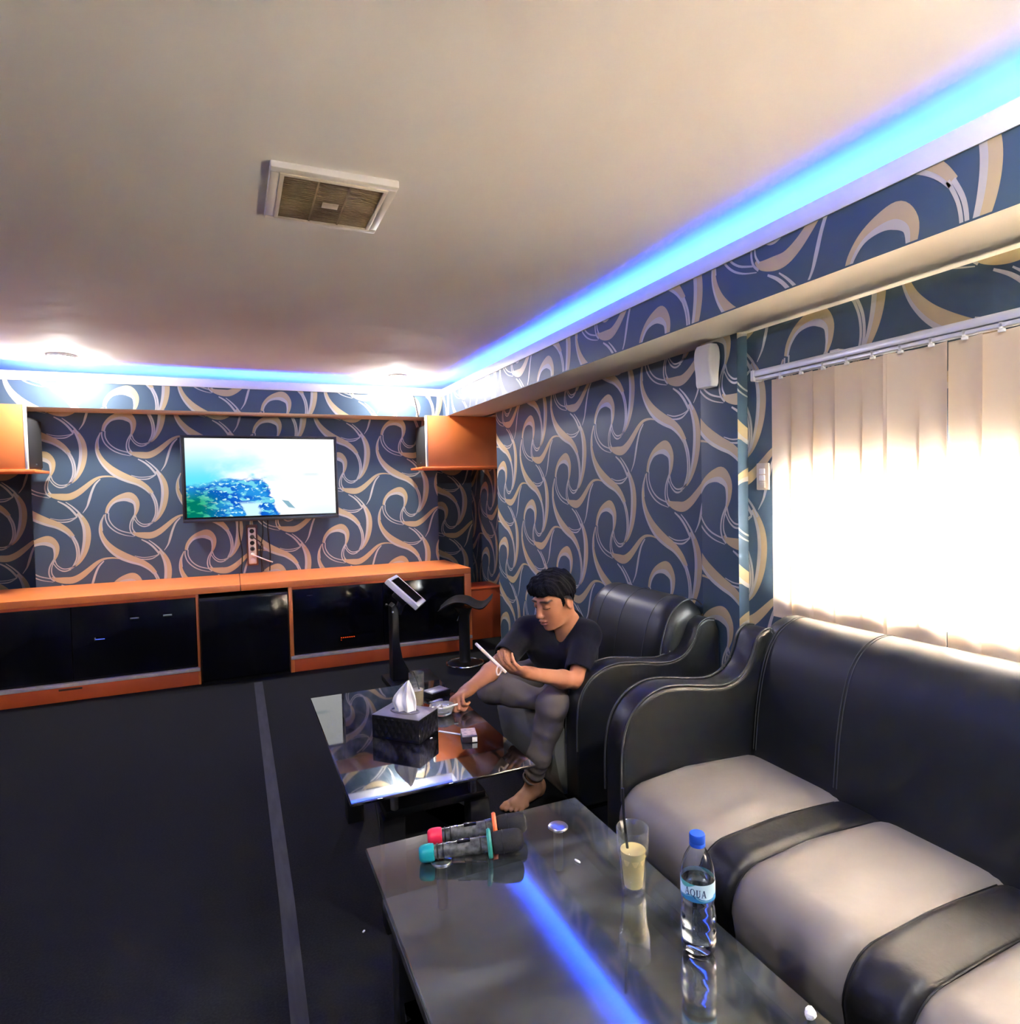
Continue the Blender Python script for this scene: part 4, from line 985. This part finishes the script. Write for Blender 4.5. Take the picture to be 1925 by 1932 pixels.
# ------------------------------------------------------------------ the seated young man (smooth blended volumes -> one skin)
class Field:
    def __init__(s, lo, hi, h):
        s.lo = np.array(lo, float); s.h = h; s.n = np.ceil((np.array(hi)-s.lo)/h).astype(int)+1
        s.v = np.full(tuple(s.n), .08, np.float32)
    def _sl(s, lo, hi):
        a = np.clip(np.floor((lo-s.lo)/s.h).astype(int), 0, s.n); b = np.clip(np.ceil((hi-s.lo)/s.h).astype(int)+1, 0, s.n)
        if (b <= a).any(): return None, None
        ax = [s.lo[i]+s.h*np.arange(a[i], b[i], dtype=np.float32) for i in range(3)]
        return tuple(slice(a[i], b[i]) for i in range(3)), np.stack(np.meshgrid(*ax, indexing='ij'), -1)
    def _put(s, sl, d, k, sub=False):
        A = s.v[sl]
        if sub:
            B = -d; h = np.clip(.5-.5*(B-A)/k, 0, 1) if k else 0
            s.v[sl] = (np.maximum(A, B) if not k else B+(A-B)*h + k*h*(1-h)).astype(np.float32)
            return
        if not k: s.v[sl] = np.minimum(A, d); return
        h = np.clip(.5+.5*(d-A)/k, 0, 1); s.v[sl] = (d+(A-d)*h-k*h*(1-h)).astype(np.float32)
    def cone(s, a, b, r1, r2, k=.02, sub=False):
        a = np.array(a, float); b = np.array(b, float); r = max(r1, r2)+.05
        sl, P = s._sl(np.minimum(a, b)-r, np.maximum(a, b)+r)
        if sl is None: return
        ab = b-a; t = np.clip(((P-a)@ab)/max(ab@ab, 1e-9), 0, 1)
        s._put(sl, np.linalg.norm(P-a-t[..., None]*ab, axis=-1)-(r1+(r2-r1)*t), k, sub)
    def chain(s, pts, rs, k=.02):
        for i in range(len(pts)-1): s.cone(pts[i], pts[i+1], rs[i], rs[i+1], k)
    def ell(s, c, r, R=None, k=.02, sub=False):
        c = np.array(c, float); r = np.array(r, float); R = np.eye(3) if R is None else R; m = r.max()+.05
        sl, P = s._sl(c-m, c+m)
        if sl is None: return
        q = (P-c)@R; k0 = np.linalg.norm(q/r, axis=-1); k1 = np.linalg.norm(q/(r*r), axis=-1)
        s._put(sl, np.where(k1 > 1e-6, k0*(k0-1)/np.maximum(k1, 1e-6), -r.min()), k, sub)
    def surface(s):
        v = s.v; n = np.array(v.shape)-1; ins = v < 0
        cnt = np.zeros(tuple(n), np.int8)
        for i in (0, 1):
            for j in (0, 1):
                for k in (0, 1): cnt += ins[i:i+n[0], j:j+n[1], k:k+n[2]]
        act = (cnt > 0) & (cnt < 8); idx = np.full(tuple(n), -1, np.int64); cells = np.argwhere(act); idx[act] = np.arange(len(cells))
        acc = np.zeros((len(cells), 3)); num = np.zeros(len(cells))
        C = [(i, j, k) for i in (0, 1) for j in (0, 1) for k in (0, 1)]
        for a in range(8):
            for b in range(a+1, 8):
                d = np.array(C[b])-np.array(C[a])
                if abs(d).sum() != 1: continue
                va = v[tuple((cells+C[a]).T)]; vb = v[tuple((cells+C[b]).T)]; m = (va < 0) != (vb < 0)
                t = va[m]/(va[m]-vb[m]); acc[m] += np.array(C[a])+t[:, None]*d; num[m] += 1
        pts = s.lo+s.h*(cells+acc/num[:, None])
        faces = []
        for ax in range(3):
            sl0 = [slice(1, -1)]*3; sl1 = [slice(1, -1)]*3; sl0[ax] = slice(0, -1); sl1[ax] = slice(1, None)
            a, b = ins[tuple(sl0)], ins[tuple(sl1)]; e = np.argwhere(a != b); fl_ = a[tuple(e.T)]
            off = np.array([1, 1, 1]); off[ax] = 0; g = e+off
            u, w = [(1, 2), (2, 0), (0, 1)][ax]; du = np.zeros(3, int); du[u] = 1; dw = np.zeros(3, int); dw[w] = 1
            q = np.stack([idx[tuple((g-du-dw).T)], idx[tuple((g-dw).T)], idx[tuple(g.T)], idx[tuple((g-du).T)]], 1)
            q[~fl_] = q[~fl_][:, ::-1]; faces.append(q)
        return pts, np.concatenate(faces)

def nrm(v): v = np.array(v, float); return v/np.linalg.norm(v)
def sdf_part(name, fld, mat, parent, tone=None, relax=2):
    pts, fs = fld.surface(); me = bpy.data.meshes.new(name)
    e = np.concatenate([fs[:, [0, 1]], fs[:, [1, 2]], fs[:, [2, 3]], fs[:, [3, 0]]])
    for _ in range(relax):
        acc = np.zeros_like(pts); num = np.zeros(len(pts))
        for c_ in range(3):
            acc[:, c_] += np.bincount(e[:, 0], pts[e[:, 1], c_], len(pts))+np.bincount(e[:, 1], pts[e[:, 0], c_], len(pts))
        num += np.bincount(e[:, 0], minlength=len(pts))+np.bincount(e[:, 1], minlength=len(pts))
        pts = pts*.55+.45*acc/np.maximum(num, 1)[:, None]
    loc = np.array(ORG[parent.name]); me.from_pydata((pts-loc).tolist(), [], fs.tolist())
    me.materials.append(M[mat]); me.polygons.foreach_set('use_smooth', [True]*len(fs))
    if tone is not None:
        at = me.color_attributes.new('tone', 'FLOAT_COLOR', 'POINT'); c = tone(pts)
        at.data.foreach_set('color', np.concatenate([c, np.ones((len(c), 1))], 1).astype(np.float32).ravel())
    me.update(); o = link(name, me, parent=parent); ORG[o.name] = ORG[parent.name]; return o

person = thing('person', 'barefoot young man in a black polo shirt and grey trousers looking at his phone', 'person', (1.45, 2.70, 0))

# joints
HEAD = np.array((1.352, 2.605, .905)); NECK = np.array((1.452, 2.685, .762))
LSH, LEL, LWR = np.array((1.515, 2.595, .722)), np.array((1.368, 2.440, .566)), np.array((1.105, 2.345, .658))
RSH, REL, RWR = np.array((1.305, 2.815, .722)), np.array((1.098, 2.68, .618)), np.array((.893, 2.525, .573))
PEL = np.array((1.535, 2.84, .470)); CHE = np.array((1.462, 2.745, .635))
LHIP, LKN, LAN = np.array((1.530, 2.735, .475)), np.array((1.262, 2.475, .462)), np.array((1.200, 2.552, .110))
RHIP, RKN, RAN = np.array((1.470, 2.930, .470)), np.array((1.105, 2.795, .468)), np.array((1.330, 2.610, .425))
# head frame: x forward, y left, z up
hf = nrm((-.88, -.26, -.31)); hl = nrm(np.cross((0, 0, 1), hf)); hu = np.cross(hf, hl)
HR = np.stack([hf, hl, hu], 1); HS = 1.03
hp = lambda x, y, z: HEAD+HR@(np.array((x, y, z))*HS)
tf = nrm((-.69, -.72, 0)); tl = nrm(LSH-RSH)    # torso front and left
tu = nrm(NECK-PEL); tf = nrm(np.cross(tl, tu)); 
if tf[1] > 0: tf = -tf
TR = np.stack([tf, tl, tu], 1)

B = Field((.68, 2.20, -.01), (1.72, 3.02, 1.06), .0045)
# head
B.ell(hp(-.012, 0, .030), np.array((.097, .078, .088))*HS, HR, 0)
B.ell(hp(.030, 0, -.030), np.array((.066, .061, .088))*HS, HR, .03)
B.ell(hp(.036, 0, -.075), np.array((.050, .048, .042))*HS, HR, .025)
B.ell(hp(.070, 0, -.104), np.array((.020, .022, .016))*HS, HR, .02)
for s_ in (-1, 1):
    B.ell(hp(.054, .036*s_, -.032), np.array((.026, .024, .026))*HS, HR, .02)
    B.ell(hp(.081, .030*s_, .030), np.array((.014, .026, .008))*HS, HR, .012)
    B.ell(hp(.094, .031*s_, .010), np.array((.010, .017, .010))*HS, HR, .008, sub=True)
    B.ell(hp(.080, .031*s_, .006), np.array((.013, .0155, .0125))*HS, HR, .004)
    B.ell(hp(-.012, .083*s_, -.010), np.array((.020, .011, .034))*HS, HR, .006)
    B.ell(hp(-.006, .093*s_, -.008), np.array((.011, .007, .021))*HS, HR, .004, sub=True)
    B.ell(hp(.106, .011*s_, -.036), np.array((.010, .008, .007))*HS, HR, .006)
B.cone(hp(.088, 0, .020), hp(.113, 0, -.028), .008, .0115, .012)
B.ell(hp(.098, 0, -.0595), np.array((.010, .024, .0062))*HS, HR, .006)
B.ell(hp(.096, 0, -.0735), np.array((.010, .021, .0070))*HS, HR, .006)
B.ell(hp(.106, 0, -.0665), np.array((.010, .024, .0016))*HS, HR, .003, sub=True)
# neck, hidden trunk
B.cone(hp(-.030, 0, -.060), NECK+tu*(-.02), .056, .062, .03)
B.ell(CHE, (.085, .150, .150), TR, .04); B.cone(NECK, PEL, .07, .10, .04)
B.cone(LSH, NECK, .045, .05, .03); B.cone(RSH, NECK, .045, .05, .03)
# arms
def limb_arm(sh, el, wr, bulge):
    mid = (el*.68+wr*.32)+bulge
    B.chain([sh, sh*.5+el*.5, el], [.046, .043, .037], .02)
    B.chain([el, mid, wr], [.037, .0385, .0255], .02)
limb_arm(LSH, LEL, LWR, np.array((0, 0, -.004))); limb_arm(RSH, REL, RWR, np.array((0, 0, -.004)))
# hands: x along the hand, y toward the thumb, z back of the hand
def hand(wr, X, Z, thumb_sign, curls, spread, thumb, S=1.0):
    X = nrm(X); Z = nrm(np.array(Z)-X*np.dot(Z, X)); Y = np.cross(Z, X)*thumb_sign
    w = lambda x, y, z: np.array(wr)+(X*x+Y*y+Z*z)*S
    R = np.stack([X, Y, Z], 1)
    B.cone(np.array(wr)-X*.01, w(.03, 0, 0), .0245, .026, .015)
    B.ell(w(.052, .002, -.003), np.array((.048, .040, .0165))*S, R, .015)
    B.ell(w(.040, .024, -.010), np.array((.032, .016, .015))*S, R, .012)
    L = [(.046, .026, .021), (.049, .030, .022), (.046, .028, .021), (.036, .021, .018)]
    for i in range(4):
        y = .031-.0195*i; p = w(.088-(.003 if i in (0, 2) else .010 if i == 3 else 0), y, -.002); a = 0.0; r = [.0092, .0096, .0090, .0080][i]
        dirn = lambda a_: X*math.cos(a_)-Z*math.sin(a_)+Y*spread*(1.5-i)
        B.cone(w(.055, y*.85, -.003), p, r*1.25, r*1.08, .010)
        for jn in range(3):
            a += curls[i][jn]; q = p+nrm(dirn(a))*L[i][jn]*S; B.cone(p, q, r*(1.05-.08*jn), r*(.98-.09*jn), .0035); p = q
    tp_ = [w(*t) for t in thumb]; B.chain(tp_, [.0155, .0125, .0105, .0088], .006)
# left hand under the phone
LX = nrm((-.86, -.12, .30)); PHN = nrm((.72, 0, .69))   # phone screen normal
hand(LWR, LX, -PHN*.8+np.array((-.1, -.55, -.3)), 1, [(.35, .45, .35), (.40, .50, .35), (.45, .50, .35), (.5, .5, .35)], .05,
     [(.022, .026, -.014), (.045, .044, -.020), (.072, .052, -.018), (.094, .046, -.014)])
# right hand pinching a cigarette
RX = nrm((-.80, -.52, -.10))
hand(RWR, RX, (-.35, .30, .88), -1, [(.85, 1.15, .55), (1.0, 1.35, .7), (1.1, 1.4, .8), (1.15, 1.4, .8)], .0,
     [(.022, .026, -.014), (.046, .040, -.024), (.066, .040, -.040), (.078, .030, -.056)])
# near leg: shank and bare foot
B.chain([LHIP, LKN, LAN], [.06, .045, .032], .03); B.cone(RHIP, RKN, .06, .045, .03); B.cone(PEL, LHIP, .10, .08, .04); B.cone(PEL, RHIP, .10, .08, .04)
B.cone(LAN, LAN+np.array((.004, .004, -.05)), .034, .034, .02)
fd = nrm((-.93, -.37, 0)); fs_ = np.array((-fd[1], fd[0], 0)) ; fs_ = fs_ if fs_[1] < 0 else -fs_   # fs_: outer (little-toe) side, towards the camera
heel = np.array((1.240, 2.592, .034)); 
FR = np.stack([fd, fs_, np.array((0, 0, 1.))], 1)
B.ell(heel, (.036, .030, .033), FR, .02)
ball = heel+fd*.135
B.cone(heel+np.array((0, 0, .030)), heel+fd*.105+np.array((0, 0, .008)), .036, .024, .03)
B.ell(heel+fd*.085+np.array((0, 0, -.004)), (.085, .033, .024), FR, .02)
B.ell(ball+np.array((0, 0, -.012))+fs_*.004, (.035, .043, .019), FR, .02)
for i in range(5):
    y = -.034+.0175*i; r = (.0128, .0098, .0092, .0086, .0082)[i]; L_ = (.050, .050, .044, .037, .029)[i]
    p0 = ball+fs_*y+fd*(.010-.004*i)+np.array((0, 0, -.020+(.004 if i == 0 else .002))); p0[2] = max(p0[2], r+.006)
    p1 = p0+fd*(L_*.6)+np.array((0, 0, .003))+fs_*(.002*i); p2 = p1+fd*(L_*.45); p2[2] = r+.001
    B.cone(p0-fd*.02, p0, r*1.1, r*1.1, .012); B.cone(p0, p1, r*1.05, r, .003); B.cone(p1, p2, r, r*.98, .003)

def skin_tone(P):
    q = (P-HEAD)@HR/HS
    c = np.tile(np.array((.385, .165, .092)), (len(P), 1))
    foot = (P[:, 2] < .2); c[foot] = (.46, .235, .13)
    inh = np.linalg.norm(q, axis=1) < .16
    def mixm(m, col):
        m = np.clip(m, 0, 1)[:, None]*inh[:, None]; c[:] = c*(1-m)+np.array(col)*m
    for s_ in (-1, 1):
        # brow, lash line
        dx = q[:, 1]*s_-.033; arch = .033-.5*dx*dx*8 + .0
        mixm(1.4-np.abs(q[:, 2]-(.034-6*dx*dx))/.0042-np.clip((np.abs(dx)-.022)/.004, 0, 3)-np.clip((.06-q[:, 0])/.01, 0, 3), (.020, .012, .010))
        mixm(1.3-np.abs(q[:, 2]-(-.002+10*dx*dx))/.0026-np.clip((np.abs(dx)-.014)/.003, 0, 3)-np.clip((.07-q[:, 0])/.008, 0, 3), (.03, .014, .012))
        mixm(.5-np.abs(q[:, 2]-.010)/.02-np.clip((np.abs(dx)-.018)/.006, 0, 3)-np.clip((.07-q[:, 0])/.008, 0, 3), (.26, .10, .055))
    lip = 1.5-np.abs(q[:, 2]+.0665)/.011-np.clip((np.abs(q[:, 1])-.020)/.004, 0, 3)-np.clip((.088-q[:, 0])/.006, 0, 3)
    mixm(lip*.8, (.30, .095, .075))
    mixm(1.2-np.abs(q[:, 2]+.0665)/.002-np.clip((np.abs(q[:, 1])-.022)/.003, 0, 3)-np.clip((.088-q[:, 0])/.006, 0, 3), (.10, .03, .025))
    # dark shadowless scalp under the hair
    mixm((q[:, 2]-.075-.75*(q[:, 0]-.09))/.01, (.02, .015, .013))
    return c
sdf_part('body', B, 'skin', person, skin_tone, 2)

# hair: short on the sides, fuller on top
H = Field(HEAD-.19, HEAD+.19, .0035)
H.ell(hp(-.016, 0, .040), np.array((.106, .086, .098))*HS, HR, 0)
H.ell(hp(.030, 0, .085), np.array((.078, .072, .050))*HS, HR, .03)
H.ell(hp(.058, 0, .088), np.array((.040, .060, .034))*HS, HR, .02)
ax = [H.lo[i]+H.h*np.arange(H.n[i]) for i in range(3)]
PP = np.stack(np.meshgrid(*ax, indexing='ij'), -1); Q = (PP-HEAD)@HR/HS
x_, y_, z_ = Q[..., 0], Q[..., 1], Q[..., 2]
noise = .0042*np.sin(95*x_+40*y_)*np.sin(110*y_+30*z_+1.3)+.0032*np.sin(190*x_-60*z_)*np.sin(210*y_+70*x_)+.003*np.sin(300*y_+120*x_+2)*np.clip((x_-.03)*12, 0, 1)
H.v += noise.astype(np.float32)
# hairline: forehead line, temple notch, down round the ear to the nape
line = np.where(x_ > .055, .058+.10*np.abs(y_)*0, np.where(x_ > .018, .058-(.055-x_)*1.2*np.clip((np.abs(y_)-.03)*40, 0, 1), np.where(x_ > -.034, .024, -.055)))
side = np.where(x_ > .018, 0, 0)
cut = (line-z_) + .003*np.sin(260*y_+90*x_)
cut = np.where((np.abs(y_) < .035) & (x_ < .05) & (x_ > -.06), np.minimum(cut, -.01), cut)
sb = (np.abs(y_) > .05) & (x_ > .006) & (x_ < .024) & (z_ > -.022)          # sideburn
cut = np.where(sb, np.minimum(cut, -.004), cut)
H.v = np.maximum(H.v, np.clip(cut, -.02, .02).astype(np.float32))
sdf_part('hair', H, 'hair', person, None, 1)

# polo shirt
S = Field((1.00, 2.36, .38), (1.75, 3.06, .86), .006)
S.ell(CHE+tf*.012, (.125, .178, .165), TR, 0)
S.ell(PEL+tu*.04+tf*.012, (.135, .172, .120), TR, .06)
S.ell(CHE+tu*.07, (.105, .170, .085), TR, .05)
S.cone(LSH, NECK+tl*.03-tu*.02, .062, .065, .04); S.cone(RSH, NECK-tl*.03-tu*.02, .062, .065, .04)
S.cone(CHE+tu*.06-tf*.06, PEL-tf*.05, .10, .11, .06)
le = LSH*.24+LEL*.76; re = RSH*.28+REL*.72
S.cone(LSH, le, .066, .064, .04); S.cone(RSH, re, .066, .062, .04)
S.cone(le, LEL+(LEL-LSH)*.6, .053, .053, .006, sub=True)
S.cone(re, REL+(REL-RSH)*.6, .051, .051, .006, sub=True)
# sleeve ends cut square
for sh, el, f_ in ((LSH, LEL, .84), (RSH, REL, .80)):
    d = nrm(el-sh); p = sh+(el-sh)*f_
    sl, P = S._sl(p-.13, p+.13)
    side = ((P-p)@d); rad = np.linalg.norm((P-p)-side[..., None]*d, axis=-1)
    m = np.where((rad < .095) & (side > -.02) & (side < .1), side, -1); S.v[sl] = np.maximum(S.v[sl], np.where(m > -.5, m, -1)).astype(np.float32)
# collar and open neck
cc_ = [NECK+tu*.030+(-tf*math.cos(a)*.066+tl*math.sin(a)*.072)-tu*.020*(1-math.cos(a)) for a in np.linspace(-2.5, 2.5, 17)]
S.chain(cc_, [.013]*17, .012)
S.cone(NECK+tu*.10+tf*.02, NECK+tf*.05-tu*.01, .060, .044, .008, sub=True)
S.cone(NECK+tf*.08-tu*.00, NECK+tf*.125-tu*.055, .026, .006, .01, sub=True)
# folds
ax = [S.lo[i]+S.h*np.arange(S.n[i]) for i in range(3)]; PP = np.stack(np.meshgrid(*ax, indexing='ij'), -1); Q = (PP-CHE)@TR
S.v += (.0035*np.sin(38*Q[..., 2]+22*Q[..., 1])*np.sin(16*Q[..., 1]+9*Q[..., 0])*np.clip((.12-Q[..., 2])*8, 0, 1)).astype(np.float32)
sh_o = sdf_part('polo_shirt', S, 'shirt', person, None, 2)
for t_ in (.055, .10):
    p = CHE+tu*(.11-t_)+tf*(.125-.12*max(0, .06-t_))
    part('button', MB().lathe([(0, 0), (.005, 0), (.005, .002), (0, .002)], n=12, M4=Matrix.Translation(Vector(p)) @ Vector(tf).to_track_quat('Z', 'Y').to_matrix().to_4x4()), 'blackplastic', sh_o)

# trousers
Tp = Field((.98, 2.36, .04), (1.76, 3.10, .66), .0055)
Tp.ell(PEL+np.array((0, 0, -.005)), (.135, .165, .105), TR, 0)
Tp.chain([LHIP, LHIP*.45+LKN*.55, LKN], [.092, .080, .066], .04)
Tp.chain([LKN, LKN*.72+LAN*.28+np.array((.014, .010, 0)), LKN*.3+LAN*.7, LAN+np.array((0, 0, .012))], [.065, .061, .050, .046], .03)
Tp.chain([RHIP, RHIP*.45+RKN*.55, RKN], [.092, .080, .066], .04)
Tp.chain([RKN, RKN*.6+RAN*.4, RAN], [.064, .058, .048], .035)
Tp.cone(LAN+np.array((0, 0, -.03)), LAN+np.array((0, 0, .012)), .036, .040, .004, sub=True)
ax = [Tp.lo[i]+Tp.h*np.arange(Tp.n[i]) for i in range(3)]; PP = np.stack(np.meshgrid(*ax, indexing='ij'), -1)
zz = PP[..., 2]; low = np.clip((.24-zz)*9, 0, 1)*(PP[..., 0] < 1.30); kn = np.clip(1-np.linalg.norm(PP-(RKN*.45+RAN*.55), axis=-1)/.13, 0, 1)
thg = np.clip(1-np.linalg.norm(PP-(LHIP*.35+LKN*.65), axis=-1)/.16, 0, 1); shn = np.clip(1-np.linalg.norm(PP-(LKN*.75+LAN*.25), axis=-1)/.10, 0, 1)
Tp.v += (.0030*np.sin(85*(PP[..., 0]*.5+PP[..., 1]*.8)+30*PP[..., 2])*thg + .0028*np.sin(95*PP[..., 2]+45*PP[..., 0])*shn + .0030*np.sin(150*zz+26*PP[..., 0]+14*np.sin(9*PP[..., 1]))*low + .005*np.sin(70*(PP[..., 0]+PP[..., 2]*.8)+20*PP[..., 1])*kn + .0008*np.sin(55*zz+30*PP[..., 0])*(1-low)).astype(np.float32)
hem = LAN[2]-.012
m = (PP[..., 2] < hem+.0) & (np.linalg.norm(PP[..., :2]-LAN[:2], axis=-1) < .12)
Tp.v = np.where((np.linalg.norm(PP[..., :2]-LAN[:2], axis=-1) < .12) & (zz < .2), np.maximum(Tp.v, (hem-zz)), Tp.v).astype(np.float32)
sdf_part('trousers', Tp, 'pants', person, None, 2)

# ---- phone and cigarette
ph = thing('phone', 'white phone with a wrist strap held in the left hand of the young man', 'phone', (.918, 2.33, .69))
pd_ = nrm((.102, 0, -.106)); pn = nrm((.720, -.10, .690)); pn = nrm(pn-pd_*(pn@pd_)); py = np.cross(pn, pd_); pc = np.array((.918, 2.330, .749))+pn*.004
RPh = Matrix(((pd_[0], py[0], pn[0], pc[0]), (pd_[1], py[1], pn[1], pc[1]), (pd_[2], py[2], pn[2], pc[2]), (0, 0, 0, 1)))
part('case', MB().box((-.077, -.037, -.0075), (.077, .037, .0045), .004, 3, M4=RPh), 'phone', ph)
part('screen', MB().box((-.070, -.033, .0042), (.070, .033, .0050), M4=RPh), 'phone_screen', ph)
ls = [RPh @ Vector((.030+.004*math.cos(a), -.040-.003*math.sin(2*a), 0)) + Vector((.010*math.sin(a)-.004, -.006, -.018+.020*math.cos(a))) for a in np.linspace(0, 2*PI, 25)]
part('strap', MB().tube(ls, .0032, 8), 'phone', ph)
single('cigarette', MB().tube([(.748, 2.432, .543), (.812, 2.436, .549)], .0042, 12), 'filter_white', 'white cigarette held over the ashtray in the right hand', 'cigarette', (.78, 2.434, .543))
